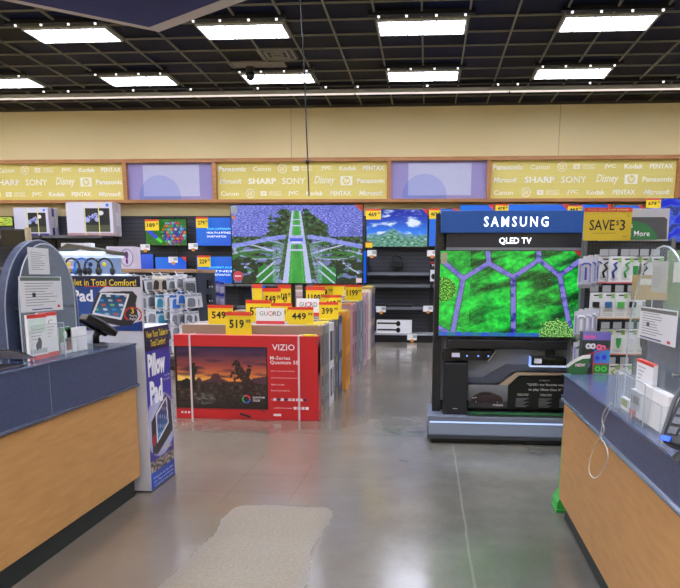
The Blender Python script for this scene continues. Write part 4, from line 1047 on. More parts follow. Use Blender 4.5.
rb('tall white brochure with red top in the right counter holder', 634, 652, 361, 424, .02, 'r')
rb('shorter brochure with grey portrait and red foot in the right counter holder', 630, 640.5, 390, 426, -.004, 'p')
rb('small green and yellow leaflet at the far side of the right counter holder', 621.5, 630, 398, 419, -.002, 'g')
for k, (u0, u1, l) in enumerate(((639, 648, 'farthest tilted white card stack on the right counter'), (647.5, 655, 'second white card stack on the right counter'), (654.5, 663, 'third white card stack on the right counter'), (662, 669, 'nearest white card stack on the right counter'))):
    x = bxr+.004; ya = onx(u0, 430, x)[0]; yb = onx(u1, 435, x)[0]
    o = box(-.02, .02, -abs(yb-ya)/2, abs(yb-ya)/2-.004, 0, .135).build('card_stack', mat('ebe7e6', .5), None, .002); o.location = (x, (ya+yb)/2, zR+.006); o.rotation_euler = (0, .08, RZ); tag(o, l, 'cards')
def rholder(label, u0, u1, v, h, dx=0):
    x = bxr+dx; ya = onx(u0, v, x)[0]; yb = onx(u1, v, x)[0]; hw = abs(ya-yb)/2
    t = thing('brochure_holder', label, 'holder', (x, (ya+yb)/2, zR+.001), RZ)
    m_ = M(); m_.box(-.033, -.03, -hw, hw, 0, h*.75); m_.box(.03, .033, -hw, hw, 0, h); m_.box(-.03, .03, -hw, -hw+.003, 0, h*.75); m_.box(-.03, .03, hw-.003, hw, 0, h*.75); m_.box(-.03, .03, -hw, hw, 0, .002)
    m_.build('acrylic_pocket', acr, t); M().tube([(-.034, -hw, 0), (-.034, -hw, h*.75), (-.034, hw, h*.75), (-.034, hw, 0)], .002, 6).build('polished_edge', acre, t)
rholder('clear tall holder for brochures on the right counter', 621, 653, 424, .21)
rholder('clear holder for white cards on the right counter', 638, 671, 432, .15, .0)
x, y = onz(706, 462, zR)
pin_pad('black keypad terminal with a blue light at the right picture edge', (x+.0, y+.02, zR), -1.0, 1.05, 1.25, True)

# wire loop over the right counter edge
fxw = rw(-.012, -.9)[0]
pts = [onx(u, v, rw(-.022, -1.)[0]-.004*abs(math.sin(k))) for k, (u, v) in enumerate(((613, 403), (606, 410), (603, 420), (606, 430), (601, 438), (596, 447), (592, 458), (590, 469), (592, 476), (597, 478), (603, 473), (608, 463), (609, 452), (606, 443), (602, 438), (603, 428), (607, 418), (611, 408)))]
x = rw(-.03, -1.)[0]
curve = [(x, p[0], p[1]) for p in pts]
sm = []
for i in range(len(curve)-1):
    a_, b_, c_, d_ = (Vector(curve[max(0, min(len(curve)-1, i+q))]) for q in (-1, 0, 1, 2))
    for q in range(5):
        u = q/5; sm.append(tuple(.5*((2*b_)+(c_-a_)*u+(2*a_-5*b_+4*c_-d_)*u*u+(3*b_-a_-3*c_+d_)*u**3)))
o = M().tube([tuple(Vector(s_)-Vector(sm[0])) for s_ in sm], .0028, 6).build('wire_loop', mat('d9d6d0', .3), None, smooth=True); o.location = sm[0]
tag(o, 'thin looped pale cable hanging over the right counter edge', 'cable')
# green bin at the far end of the right counter
t = thing('green_rack', 'narrow green plastic rack standing at the far end of the right counter', 'rack', (rx+.052, ry+.14, 0))
gm = mat('3fae4a', .4)
M().prism([(-.045, 0), (.35, 0), (.35, .66), (-.005, .66), (-.012, .12), (-.045, .06)], -.06, .1).build('side_panel', gm, t, .003)
box(-.05, .36, -.07, .11, 0, .02).build('base', gm, t, .003)
t.children[1].location.z = -.0

# kids headphone carton
x, y = onz(590, 374, zR)
t = thing('headphone_carton', 'green and black carton picturing coloured headphones on the right counter end', 'box', (x+.03, y+.02, zR), 0)
w = 27*y/715/2; h = 41*y/715
box(-w, w, 0, .08, 0, h).build('carton', mat('2c3a34', .4), t, .002)
def hp_art(s, t_):
    c = mix('262c2e', '33423a', nz_(s*6, t_*6))
    if t_ > .8: c = mix('8a7cc8', '6a62b0', s)
    elif t_ < .22 and s < .4: c = hx('241b30')
    if t_ < .58 and s > .42: c = mix('5a58c0', '3b8fd0', s) if t_ > .24 else hx('34803c')
    for cx_, cz_, cc in ((.22, .66, 'e9e9ee'), (.38, .66, 'e9e9ee'), (.6, .64, 'f07098'), (.74, .62, 'f07098'), (.22, .2, '8a46b8'), (.56, .38, '2f56e0'), (.8, .4, '3c4ae8'), (.6, .12, '56d84e'), (.82, .12, '56d84e')):
        d = math.hypot((s-cx_), (t_-cz_)*1.45)
        if d < .1: c = hx(cc)
        if d < .045: c = mix(cc, '101010', .5)
    if seg(s, t_, 0, .42, 1, .62) < .013 or seg(s, t_, .42, .5, .42, 0) < .012 or (s > .42 and abs(t_-.24) < .012): c = hx('c02850')
    return c
art(hp_art, 70, 100, -w, w, 0, h, -.001, t)
text('kids', -w*.5, h*.89, w*.8, h*.09, -.002, mat('f05a9a', .5), t, bold=.04)
for q, cc in ((-.5, 'e8e8ec'), (.25, 'f07098'), (-.5, '8a46b8')):
    pass
x, y = onz(567, 373, zR)
t = thing('fan_leaflet', 'fan shaped green and white leaflet beside the headphone carton', 'leaflet', (x+.02, y-.06, zR))
pp = [(0, 0), (.08, 0)]+[(.09-.145*math.cos(a), .0+.115*math.sin(a)) for a in (1.45, 1.2, .95, .7, .45)]
M().prism([(.08, .0), (.095, .115), (.05, .11), (.0, .085), (-.04, .05), (-.03, .02), (.0, .0)], 0, .003).build('leaflet_board', mat('2f6b3a', .5), t)
M().prism([(.095, .115), (.05, .11), (.0, .085), (-.04, .05), (-.03, .038), (.01, .07), (.05, .09), (.092, .094)], -.002, 0).build('white_border', mat('dfe3dd', .5), t)
o = text('NEW', .04, .055, .055, .018, -.003, mat('e8c8d4', .5), t, 'lettering', bold=.04)

# ------------------------------------------------------------------ cardboard display tower with printed header
TX0, TX1, TY0, TY1 = -2.38, -1.79, 4.42, 4.87
t = thing('cardboard_display', 'white cardboard display tower printed Pillow Pad behind the left counter end', 'display stand', ((TX0+TX1)/2, TY0, 0))
w = (TX1-TX0)/2; D = TY1-TY0; TZ = 1.085
box(-w, w, 0, D, 0, TZ).build('tower_body', mat('d9dae2', .55), t, .003)
box(-w, w+.004, -.004, D, 0, .01).build('base_edge', mat('3a3c44', .5), t)
def side_art(s, t_):
    c = mix('3b3aa6', '2a2478', abs(t_-.55)*1.6)
    if t_ > .86: c = mix('14143a', '26204a', s)
    if .17 < t_ < .6:
        d = math.hypot((s-.5)/.62, (t_-.38)/.2)
        if d < 1: c = mix('d9dcea', '8a88c0', d*.6)
        if inpoly(s, t_, [(.12, .22), (.10, .42), (.72, .56), (.95, .5), (.98, .3), (.3, .2)]): c = hx('2c2c32')
        if inpoly(s, t_, [(.3, .27), (.3, .46), (.78, .545), (.82, .36)]): c = hx('e4e4ea')
        if inpoly(s, t_, [(.34, .29), (.34, .45), (.75, .525), (.78, .37)]):
            c = mix('2a88c8', '3a1a44', (t_-.28)*4)
            if math.sin(s*70) > .3 and math.sin(t_*110+s*10) > .3: c = mix(c, 'f0e8f8', .6)
        if math.hypot(s-.2, (t_-.3)*1.8) < .07: c = hx('c02a2a')
    if .1 < t_ < .175: c = mix('3a2c28', 'd8c8b0', (nz_(s*9, t_*60, 3)-.35)*2.6)
    elif t_ <= .1: c = mix('1f50b8', '1a3a98', s)
    return c
ps_ = art(side_art, 70, 130, .004, D-.004, .012, TZ-.004, w+.0015, t, 'printed_side', face='x')
def tt(s_, a, z, ww, hh, m_, **k): return text(s_, a, z, ww, hh, w+.0025, m_, ps_, face='x', **k)
tt('View Your Tablet in', D/2, TZ*.955, D*.86, .045, yel, bold=.01); tt('Total Comfort!', D*.52, TZ*.9, D*.6, .045, yel, bold=.01)
tt('Pillow', D*.42, TZ*.77, D*.68, .15, mat('f4f4fa', .5), bold=.05); tt('Pad', D*.36, TZ*.6, D*.5, .16, mat('f4f4fa', .5), bold=.05)
tt('Soft and light', D*.82, TZ*.68, D*.24, .02, mat('e8e8f4', .5)); tt('Fits on any lap', D*.8, TZ*.655, D*.26, .02, mat('e8e8f4', .5))
tt('NEW 3 Viewing', D*.75, TZ*.215, D*.3, .025, yel)
for k, l in enumerate(('Perfect for the Sofa, Bed,', 'Car, Plane and Kitchen', 'Works with every tablet')): tt(l, D*.5, TZ*(.075-.025*k), D*.8, .016, mat('e8eefc', .5))
# header card standing on the tower
hw0 = ony(46, 300, TY0)[0]-(TX0+TX1)/2; hw1 = ony(141.5, 300, TY0)[0]-(TX0+TX1)/2; hz_ = ony(141, 276, TY0)[1]
box(hw0, hw1, .0, .03, TZ, hz_).build('header_card', mat('d2cfd6', .55), t, .002)
def head_art(s, t_):
    a = (s*(141.5-46)+46-62)/79.5     # 0..1 over the part in view
    c = hx('d4d2da')
    lim = .9-.0*a
    if t_ > .8: return mix('101a48', '0c1238', a)
    if a < .62-.15*math.sin(t_*4) : c = mix('2558a8', '1b3f86', t_)
    if math.hypot((a-.66)/.25, (t_-.42)/.42) < 1 and a < .66: c = hx('dcdbe4')
    if t_ < .07+.06*(a-.5)**2*8*(1 if a > .4 else .3): c = hx('1c3a80')
    P = [(.33, .2), (.40, .5), (.46, .70), (.60, .72), (.90, .73), (.955, .64), (.93, .5), (.955, .26), (.86, .1), (.72, .09)]
    if inpoly(a, t_, P): c = mix('26262a', '3a3a40', nz_(a*8, t_*8))
    if inpoly(a, t_, [(.37, .30), (.50, .70), (.86, .68), (.74, .20)]): c = hx('e9e9ee')
    if inpoly(a, t_, [(.405, .33), (.515, .67), (.83, .65), (.725, .245)]):
        c = mix('2f80b8', '1b3350', (t_-.25)*2.2)
        q = (a*9+t_*2.2); r = t_*12
        if (q % 1) > .52 and (r % 1) > .45: c = mix(['e05a3a', '7ad070', 'f0f0f4', '3a9af0', 'c0c8d0'][int(abs(math.floor(q)+math.floor(r)*3)) % 5], c, .15)
    d = math.hypot((a-.89)*.9, (t_-.3)*.72)
    if .085 < d < .105 and not (t_ < .2): c = hx('c03030')
    return c
zz0, zz1 = TZ-.02, hz_-.002
ph_ = art(head_art, 190, 120, hw0+.001, hw1-.001, zz0, zz1, -.0045, t, 'printed_header')
box(hw0, hw1, -.004, 0, TZ-.022, hz_).build('header_face', mat('d2cfd6', .55), t)
hc = lambda a: hw0+(hw1-hw0)*(((62+79.5*a)-46)/95.5)
hh = zz1-zz0
text('Tablet in Total Comfort!', hc(.495), zz0+hh*.885, (hc(.95)-hc(.04)), hh*.12, -.0055, yel, ph_, bold=.012)
text('Pillow', hc(-.16), zz0+hh*.64, hc(.1)-hc(-.3), hh*.22, -.0055, mat('f0f2fa', .5), ph_, bold=.03); text('Pad', hc(.27), zz0+hh*.64, hc(.4)-hc(.14), hh*.22, -.0055, mat('f0f2fa', .5), ph_, bold=.03)
text('3', hc(.885), zz0+hh*.37, None, hh*.1, -.0055, yel, ph_, bold=.02); text('Viewing\nAngles', hc(.89), zz0+hh*.25, .05, hh*.12, -.0055, mat('f0f0f0', .5), ph_)
rl = M(); rl.box(hc(.3), hc(.62), -.0057, -.0047, zz0+hh*.805, zz0+hh*.82); rl.build('red_underline', mat('d03a3a', .5), ph_)

# ------------------------------------------------------------------ lit headphone display behind the tower
hy = 8.
x0, x1 = ony(54, 270, hy)[0], ony(113, 270, hy)[0]; zb = ony(90, 276.5, hy)[1]; zt_ = ony(90, 257, hy)[1]
t = thing('headphone_display', 'white lit headphone display stand behind the cardboard tower', 'display stand', ((x0+x1)/2, hy, 0)); w = (x1-x0)/2
box(-w, w, 0, .5, 0, zb-.05).build('cabinet', dark, t); box(-w, w, -.02, .52, zb-.05, zb+.03).build('lit_base', mat('dcebff', .4, emit=.45), t, .01)
box(-w*.95, w*.8, -.05, .5, zt_, zt_+.06).build('lit_canopy', mat('dcebff', .4, emit=.5), t, .02)
box(-w+.02, w-.1, .42, .46, zb, zt_).build('back_panel', mat('8d9cb2', .4), t)
box(-w*.3, -w*.1, .3, .4, zt_+.06, zt_+.17).build('lamp_block', mat('e8e8ee', .5), t)
M().prism([(-w*1.0, zt_+.05), (-w*.5, zt_+.15), (w*1.12, zt_+.06), (w*1.12, zt_+.02), (-w*.4, zt_+.1)][::-1], .0, .3).build('roof_board', mat('4f4c3e', .5), t)
rod = M(); rod.cyl((-w*.95, .0, zt_-.02), (w*.7, .0, zt_-.02), .006)
rod.build('hanging_rail', chrome, t)
hm = [('151518', 'black and yellow headphones hanging leftmost in the lit display', 'f0d020'), ('2b6fd0', 'blue headphones hanging second in the lit display', '16161a'), ('1b1b1e', 'all black headphones hanging third in the lit display', '16161a'), ('17171a', 'black headphones with yellow badge hanging rightmost in the lit display', 'f0d020')]
for k, (u, (c, l, c2)) in enumerate(zip((73, 83, 93, 106), hm)):
    x = ony(u, 262, hy)[0]; t = thing('headphones', l, 'headphones', (x, hy-.03, zt_-.03)); r = .088
    M().tube([(r*math.cos(a*.2618), 0, -r+r*1.15*math.sin(a*.2618)) for a in range(-2, 15)], .012, 8).build('headband', mat(c, .35), t, smooth=True)
    for s_ in (-1, 1): M().ball((s_*r*.95, 0, -r*1.45), (.032, .035, .045), 12).build('ear_cup', mat(c if s_ < 0 else '2a2a30', .35), t, smooth=True)
    M().ball((r*.1*(k-1.5), -.045, -r*(.6 if k != 1 else 1.9)), (.025, .01, .025), 10).build('badge', mat(c2, .4), t)
# cartons behind the display
xa = ony(97, 260, 9.5)[0]; xb = ony(135, 260, 9.5)[0]

# ------------------------------------------------------------------ accessory rack (left)
ry_ = 11.
a0 = ony(58, 300, ry_)[0]; a1 = ony(197, 300, ry_)[0]; rt = ony(170, 270, ry_)[1]
t = rack = thing('accessory_rack', 'dark pegboard rack full of hanging accessories with tan top, left of the floor', 'rack', ((a0+a1)/2, ry_, 0)); w = (a1-a0)/2
a2 = onx(214, 275, a1)[0]-ry_
box(-w, w, .05, a2, .18, rt-.04).build('pegboard', mat('20242c', .5), t)
box(-w-.02, w+.03, -.02, a2, rt-.04, rt+.015).build('top_ledge', noisy('tan_ledge', '9c7a5c', 'b08c68', (1, 1, 1), 3, .5), t, .004)
box(w, w+.02, .0, a2, .0, rt-.04).build('end_panel', mat('3c4450', .45), t)
box(-w, w, -.35, a2, .05, .18).build('base_deck', mat('30343c', .45), t); box(-w+.02, w-.02, -.3, a2, 0, .05).build('kick_base', black, t)
pk_kinds = []
def make_pack(c1, c2, c3, name='hanging_package'):
    t = thing(name, 'x', 'package', (0, 0, 0)); 
    box(-.075, .075, 0, .012, -.24, 0).build('card', mat(c1, .5), t, .002)
    M().prism([(-.05, -.215), (.035, -.215), (.045, -.12), (.03, -.08), (-.02, -.07), (-.04, -.1)], -.025, 0).build('product', mat(c2, .3), t, .004)
    box(-.07, .07, -.002, 0, -.05, -.012).build('brand_strip', mat(c3, .5), t)
    return t
hk = M().cyl((0, .06, .012), (0, -.26, .012), .0055, n=6); hk.prism([(-.04, .035), (-.022, .035), (.03, -.035), (.012, -.035)][::-1], -.285, -.275); HOOK = hk.mesh('hook', offw)
kinds = [('white', 'e6e6ea', '8a8f98', 'c9ccd4'), ('blue', 'dfe3ea', '2a6cc0', '2a6cc0'), ('grey', 'a6a9b0', '50545c', 'd8dade'), ('black', '2c2f36', '15171c', 'd8d8dc'), ('silver', 'cfd2d8', '6a7078', '9aa0a8'), ('teal', 'd8e2e8', '2f8fb0', '1f7fa8'), ('beige', 'c9bfae', '2c2a2c', 'e8e2d8')]
protos = {}
rowv = [275, 292, 309, 324, 338, 352]
ORD = 'first second third fourth fifth sixth seventh eighth ninth tenth eleventh twelfth thirteenth fourteenth fifteenth sixteenth seventeenth eighteenth nineteenth'.split()
rn = ['top', 'second', 'third', 'fourth', 'fifth', 'lowest']
random.seed(11)
for r_, v in enumerate(rowv):
    us = [q for q in range(66 if r_ == 0 else 134 if r_ < 3 else 143, 194, 8)]
    for c_, u in enumerate(us):
        if r_ == 0 and 118 > u > 66: continue
        if r_ >= 3 and u > 193: continue
        v2 = v+random.uniform(-2, 2); u2 = u+random.uniform(-2, 2); x, z = ony(u2, v2, ry_-.22)
        ki = random.choice([0, 0, 4, 2, 1, 3, 5, 0, 1, 4] if r_ in (1, 2) else [2, 4, 0, 3, 4, 1, 6, 0])
        nm, *cs = kinds[ki]
        lab = 'front %s package, %s row of the left rack, %s from right end' % (nm, rn[r_], ORD[len(us)-c_-1])
        dy = -.17-.05*random.random()
        if nm not in protos: o = protos[nm] = make_pack(*cs); o.location = (x, ry_+dy, z-.012); o['label'] = lab
        else: o = copy_tree(protos[nm], (x, ry_+dy, z-.012), lab)
        o['group'] = 'packages hanging on the left accessory rack'; sc_ = random.uniform(.9, 1.35); o.scale = (sc_, 1, random.uniform(.75, 1.1)); o.rotation_euler = (random.uniform(-.08, .08), random.uniform(-.12, .06), random.uniform(.2, .95))
        h = link(bpy.data.objects.new('hook', HOOK), rack); h.location = (x-rack.location.x, 0, z)
        for q in range(1): 
            o2 = copy_tree(protos[nm], (x+.035, ry_+dy+.07, z-.012), lab.replace('front', 'rear')); o2['group'] = 'packages hanging on the left accessory rack'; o2.rotation_euler.z = o.rotation_euler.z; o2.scale = o.scale
# dark strip of items on the end panel
for k, (v, l) in enumerate(((283, 'upper'), (297, 'lower'))):
    yy = onx(208.5, v, a1+.02)[0]
    t = thing('clip_package', 'small black item with white dots on the rack end panel, '+l, 'package', (a1+.021, yy, ony(208, v, yy)[1]))
    box(0, .03, -.1, .1, -.09, .05).build('body', black, t, .004)
    for q in (-.07, .07): M().ball((.032, q, -.06), .014, 8).build('white_dot', white, t)
for k, (u, v, l) in enumerate(((217, 287, 'upper left'), (222, 288, 'upper right'), (217, 299, 'lower left'), (222, 300, 'lower right'))):
    x, z = ony(u, v, 12.3); t = thing('clip_package', 'small purple and clear package beyond the rack end, '+l, 'package', (x, 12.3, z))
    box(-.045, .045, 0, .02, -.1, .1).build('card', mat('8a86b0', .4), t); box(-.035, .035, -.015, 0, -.08, .02).build('product', mat('c0bcd4', .3), t); box(-.045, .045, -.002, 0, .06, .1).build('blue_strip', mat('2a3aa0', .5), t)
x, z = ony(221, 310, 12.34)
t = thing('side_stand', 'thin dark stand holding the small packages beyond the rack end', 'stand', (x-.03, 12.36, 0))
box(-.12, .1, -.01, .02, .9, 1.32).build('board', mat('1a1c22', .5), t); M().cyl((0, 0, .01), (0, 0, .95), .015).build('pole', dark, t); M().cyl((0, 0, 0), (0, 0, .015), .15, n=20).build('base', dark, t)
# cartons on top of the rack
def on_rack(u0, u1, v, y, c, label, logo=None):
    x0 = ony(u0, 260, y)[0]; x1 = ony(u1, 260, y)[0]; z1 = ony((u0+u1)/2, v, y)[1]; t = thing('carton', label, 'box', ((x0+x1)/2, y, rt+.016)); w = (x1-x0)/2; h = z1-rt-.016
    box(-w, w, 0, .25, 0, h).build('carton_body', mat(c, .5), t, .004)
    if logo:
        M().tube([(w*.45+.1*math.cos(q*.3142), -.003, h*.5+.13*math.sin(q*.3142)) for q in range(21)], .008, 6).build('oval_outline', mat('8f86a8', .5), t)
        M().ball((w*.45, -.003, h*.62), (.03, .003, .06), 8).build('purple_mark', mat('6a2f7c', .5), t); M().ball((w*.45, -.003, h*.35), (.02, .003, .05), 8).build('purple_mark', mat('6a2f7c', .5), t)
    else: box(-w+.02, w-.02, -.003, 0, h*.1, h*.3).build('printed_band', mat('b0a8c0', .5), t)
on_rack(107, 134.5, 246.5, 11.05, 'd2cadb', 'white carton with purple oval mark on the left rack top', 1)
on_rack(86, 106, 251, 11.1, 'c9a9b0', 'pinkish carton beside the purple marked carton on the rack top')
on_rack(62, 85, 243, 11.3, 'd5d3da', 'plain white carton at the left on the rack top')

# ------------------------------------------------------------------ pegboard rack on the right
PY = 5.96
p0 = ony(583.5, 300, PY)[0]; p1 = ony(666, 300, PY)[0]; pt = ony(620, 241, PY)[1]
t = prack = thing('pegboard_rack', 'dark pegboard rack with charging accessories behind the right counter', 'rack', ((p0+p1)/2, PY, 0)); w = (p1-p0)/2
def peg_mat():
    m, nt, b = nodes('pegboard'); N = nt.nodes; L = nt.links
    tc = N.new('ShaderNodeTexCoord'); mp = N.new('ShaderNodeMapping'); mp.inputs['Scale'].default_value = (1, 0, 1); vo = N.new('ShaderNodeTexVoronoi'); vo.inputs['Scale'].default_value = 36; vo.inputs['Randomness'].default_value = 0
    L.new(tc.outputs['Object'], mp.inputs[0]); L.new(mp.outputs[0], vo.inputs[0]); r = N.new('ShaderNodeValToRGB'); r.color_ramp.elements[0].position = .16; r.color_ramp.elements[1].position = .22
    r.color_ramp.elements[0].color = (*lin('0c0d10'), 1); r.color_ramp.elements[1].color = (*lin('383a42'), 1); L.new(vo.outputs['Distance'], r.inputs[0]); L.new(r.outputs[0], b.inputs['Base Color']); b.inputs['Roughness'].default_value = .5; return m
box(-w, w, .0, .04, .12, pt).build('pegboard', peg_mat(), t); u = M(); u.box(-w-.03, -w, -.03, .06, 0, pt+.02); u.box(w, w+.03, -.03, .06, 0, pt+.02); u.build('upright', shelf_grey, t)
box(-w, w, -.25, .04, 0, .12).build('base_deck', shelf_dark, t)
# header: grey plastic sign with green swoosh
x0, x1, z0, z1 = R4(600, 208.5, 669.5, 241, PY-.03); cx_ = (p0+p1)/2
box(x0-cx_, x1-cx_, -.02, .0, z0, z1).build('header_board', mat('b3b0b4', .4), t, .003)
hh = z1-z0
q = lambda u: ony(u, 225, PY-.03)[0]-cx_
zv = lambda v: ony(650, v, PY-.03)[1]
M().prism([(q(602), zv(239)), (q(668), zv(239)), (q(667), zv(219)), (q(664), zv(217)), (q(602), zv(217))], -.024, -.02).build('dark_swoosh', mat('4a4b50', .35), t)
M().prism([(q(602), zv(239.5)), (q(658), zv(239.5)), (q(658), zv(236)), (q(654), zv(230)), (q(648), zv(225)), (q(640), zv(222)), (q(630), zv(220)), (q(602), zv(219))], -.027, -.024).build('green_swoosh', mat('2d7440', .4), t)
text('Chargers', q(631.5)-.09, zv(226), .2, .05, -.028, white, t); text('& More', q(639), zv(233.5), .175, .042, -.028, white, t, bold=.01)
# save sign
x0, x1, z0, z1 = R4(583.5, 207.5, 631.5, 240.5, PY-.16)
t = thing('sale_sign', 'yellow SAVE $3 sign with red top clipped before the green header', 'sign', ((x0+x1)/2, PY-.16, z0)); w_ = (x1-x0)/2; h = z1-z0
box(-w_, w_, 0, .004, 0, h).build('card', mat('c9ab26', .45), t); box(-w_, w_, -.002, 0, h*.87, h).build('red_strip', mat('c4392e', .5), t)
text('Low prices.', w_*.42, h*.93, w_*.85, h*.075, -.003, mat('e8c46a', .5), t, bold=.02)
text('Fresh values.', -w_*.42, h*.93, w_*.8, h*.06, -.003, mat('d88a70', .5), t, bold=.02)
text('SAVE', -w_*.22, h*.47, w_*1.05, h*.32, -.001, inkb, t, bold=.012); text('$', w_*.42, h*.53, w_*.13, h*.17, -.001, inkb, t); text('3', w_*.63, h*.47, w_*.22, h*.32, -.001, inkb, t, bold=.012)
text('All chargers & More', -w_*.12, h*.22, w_*.95, h*.045, -.001, inkb, t)
M().prism([(w_*.8, h*.72), (w_*.88, h*.72), (w_*.84, h*.79)], -.001, 0).build('small_triangle', mat('8a7a30', .5), t); text('500037', w_*.78, h*.12, w_*.25, h*.04, -.001, inkb, t)
M().tube([(-w_+.02, .004, h*.5), (-w_+.02, .13, h*.3)], .004, 6).build('bracket', chrome, t); M().tube([(w_-.02, .004, h*.5), (w_-.02, .13, h*.3)], .004, 6).build('bracket', chrome, t)
# packages
def rpack(c1, c2, kind, cfoot):
    t = thing('charger_package', 'x', 'package', (0, 0, 0), 0, None)
    box(-.048, .048, 0, .012, -.205, 0).build('card', mat(c1, .45), t, .004)
    if kind == 'cable': M().tube([(-.005, -.008, -.16), (-.018, -.01, -.12), (.012, -.012, -.09), (-.01, -.01, -.06), (.015, -.008, -.045)], .009, 8).build('product', mat(c2, .35), t, smooth=True)
    elif kind == 'cube': box(-.028, .022, -.035, 0, -.115, -.07).build('product', mat(c2, .35), t, .006)
    elif kind == 'plug': M().prism([(-.006, -.15), (.006, -.15), (.016, -.12), (.02, -.07), (-.02, -.07), (-.016, -.12)], -.025, 0).build('product', mat(c2, .35), t, .003)
    box(-.048, .048, -.001, 0, -.205, -.195).build('foot_band', mat(cfoot, .5), t); box(.02, .046, -.001, 0, -.045, -.008).build('green_mark', mat('8fb86a', .5), t)
    l = M()
    for k in range(2): l.box(-.035, .03, -.001, 0, -.178+.012*k, -.175+.012*k)
    l.build('printed_lines', mat('9a9aa2', .5), t); box(-.02, .02, -.001, 0, -.026, -.016).build('hang_slot', mat('2a2a30', .5), t)
    return t
rp = {}
hk2 = M().cyl((0, .02, 0), (0, -.17, 0), .0035, n=6); HOOK2 = hk2.mesh('hook', chrome)
lbm = box(-.032, .032, -.172, -.168, -.005, .045).mesh('label_holder', mat('a5a8ae', .35))
spec = [  # row: v of hang point, list of (u, kind, colour, word)
 (256.5, [(606, 'cable', '1a1a1e', 'black cable', 0), (615, 'cable', '2a4a9a', 'blue cable', 1), (627, 'cable', '3aa050', 'green cable', 1), (636, 'plug', '2f9a4a', 'green plug', 0), (646, 'cable', '25252a', 'dark cable', 0), (657, 'plug', '3a3a44', 'grey plug', 0)], 'd86a70'),
 (292.5, [(596, 'cube', '1c1c20', 'black cube', 1), (608.5, 'cube', '2b5f9c', 'blue cube', 1), (621, 'cube', '4fb050', 'green cube', 1), (633.5, 'cube', '2a2c34', 'small dark cube', 0), (646, 'plug', '8a8f98', 'silver plug', 0)], 'd8a070'),
 (329, [(607, 'plug', '2744a8', 'blue plug', 0), (619, 'plug', '2f9a50', 'green plug', 0), (631, 'plug', 'd8d8e0', 'white plug', 0), (643, 'plug', '44464e', 'dark plug', 0)], 'e08a70'),
 (364, [(600, 'plug', 'cfd2d8', 'white plug', 0), (613, 'cable', '9ab04a', 'lime cable', 0), (626, 'plug', 'a0a4ac', 'silver plug', 0)], 'd8a070')]
ord_ = ['top', 'second', 'third', 'bottom']
for r_, (v, items, foot) in enumerate(spec):
    for k, (u, kind, c, word, fr) in enumerate(items):
        x, z = ony(u, v, PY-.15); yy = PY-.15-.02*fr
        lab = 'white package with a %s in the %s row of the right pegboard' % (word, ord_[r_])
        if r_ > 0 and False: pass
        o = rpack('e2e2e4', c, kind, foot); o.location = (x, yy, z); o['label'] = lab
        h = link(bpy.data.objects.new('hook', HOOK2), prack); h.location = (x-prack.location.x, 0, z-.018)
        h = link(bpy.data.objects.new('label_holder', lbm), prack); h.location = (x-prack.location.x-.02, 0, z+.01)
        if kind != 'cube' and r_ < 2: copy_tree(o, (x+.018, yy+.035, z), lab.replace('white package', 'rear white package'))
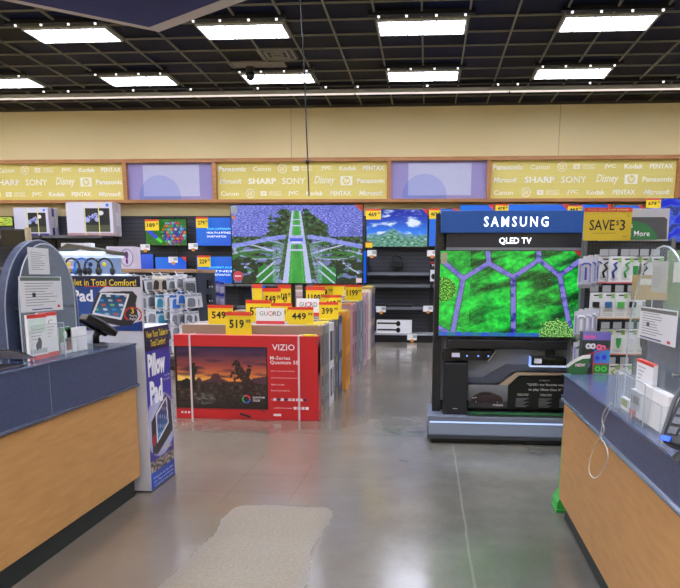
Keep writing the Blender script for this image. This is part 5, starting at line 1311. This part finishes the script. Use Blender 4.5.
# clear purple blister packs on the left
def blister(u, v, y, label, s=1., c='4a4a9a'):
    x, z = ony(u, v, y); t = thing('blister_package', label, 'package', (x, y, z)); t.scale = (s, 1, s)
    box(-.055, .055, 0, .004, -.24, -.02).build('card', mat('d4d4e6', .3, alpha=.75), t); M().prism([(-.045, -.215), (.045, -.215), (.04, -.06), (-.04, -.06)], -.03, 0).build('clear_bubble', mat('f0f0fa', .08, alpha=.18), t)
    M().tube([(0, -.034, -.19), (0, -.034, -.09)], .009, 8).build('product', mat(c, .35), t); M().tube([(-.036, -.034, -.075), (-.02, -.034, -.06), (.02, -.034, -.06), (.036, -.034, -.075)], .007, 8).build('product', mat(c, .35), t)
    for q in (-.04, .04): box(q-.007, q+.007, -.002, 0, -.21, -.06).build('blue_edge', mat('8a86c4', .4), t)
    box(-.05, .05, -.004, 0, -.255, -.225).build('grey_foot', mat('8a8a92', .4), t); box(-.02, .02, 0, .004, -.02, 0).build('hang_tab', mat('c8c8d0', .4), t)
    M().cyl((0, -.02, -.01), (0, PY-y, -.01), .0035, n=6).build('hook', chrome, t)
for k, (u, v, y, l) in enumerate(((586, 256, 5.72, 'clear blister pack with blue cable, nearest at the pegboard left side'), (591, 255, 5.78, 'clear blister pack second at the pegboard left side, top row'), (597, 254.5, 5.84, 'clear blister pack third at the pegboard left side, top row'))): blister(u, v, y, l, .95)
for k, (u, v, y, l) in enumerate(((581, 309, 5.62, 'clear blister pack with white plug, leftmost in the lower cluster'), (587, 308, 5.7, 'clear blister pack with white plug, second in the lower cluster'), (592, 307, 5.76, 'clear blister pack with white plug, rightmost in the lower cluster'), (580, 340, 5.66, 'clear blister pack half hidden behind the headphone carton'))): blister(u, v, y, l, .85, 'e8e8ec' if k < 3 else '3a3a44')
# carton glimpsed behind the right arch
for u0, u1, vt, vb, y, c, l in ((667, 700, 250, 330, 5.3, '6f8a66', 'muted green display board seen through the right arch'), (634, 668, 275, 300, 5.2, 'a89468', 'tan carton seen through the right arch, left of the board')):
    x0, x1, z0, z1 = R4(u0, vt, u1, vb, y); t = thing('side_display', l, 'display', ((x0+x1)/2, y, 0)); w_ = (x1-x0)/2
    box(-w_, w_, 0, .06, z0, z1).build('board', mat(c, .5), t, .003); box(-w_*.7, w_*.7, -.002, 0, z0+(z1-z0)*.6, z0+(z1-z0)*.85).build('printed_band', mat('c8ccc0', .5), t)
    M().cyl((0, .03, .01), (0, .03, z0), .02).build('pole', dark, t); M().cyl((0, .03, 0), (0, .03, .015), .16, n=20).build('base', dark, t)

# ------------------------------------------------------------------ world and view
wd = bpy.data.worlds.new('world'); bpy.context.scene.world = wd; wd.use_nodes = True
wd.node_tree.nodes['Background'].inputs[0].default_value = (.02, .02, .022, 1)
vs_ = bpy.context.scene.view_settings; vs_.view_transform = 'Standard'; vs_.look = 'None'; vs_.exposure = 0; vs_.gamma = 1; vs_.use_curve_mapping = False
bpy.context.scene.cycles.max_bounces = 8
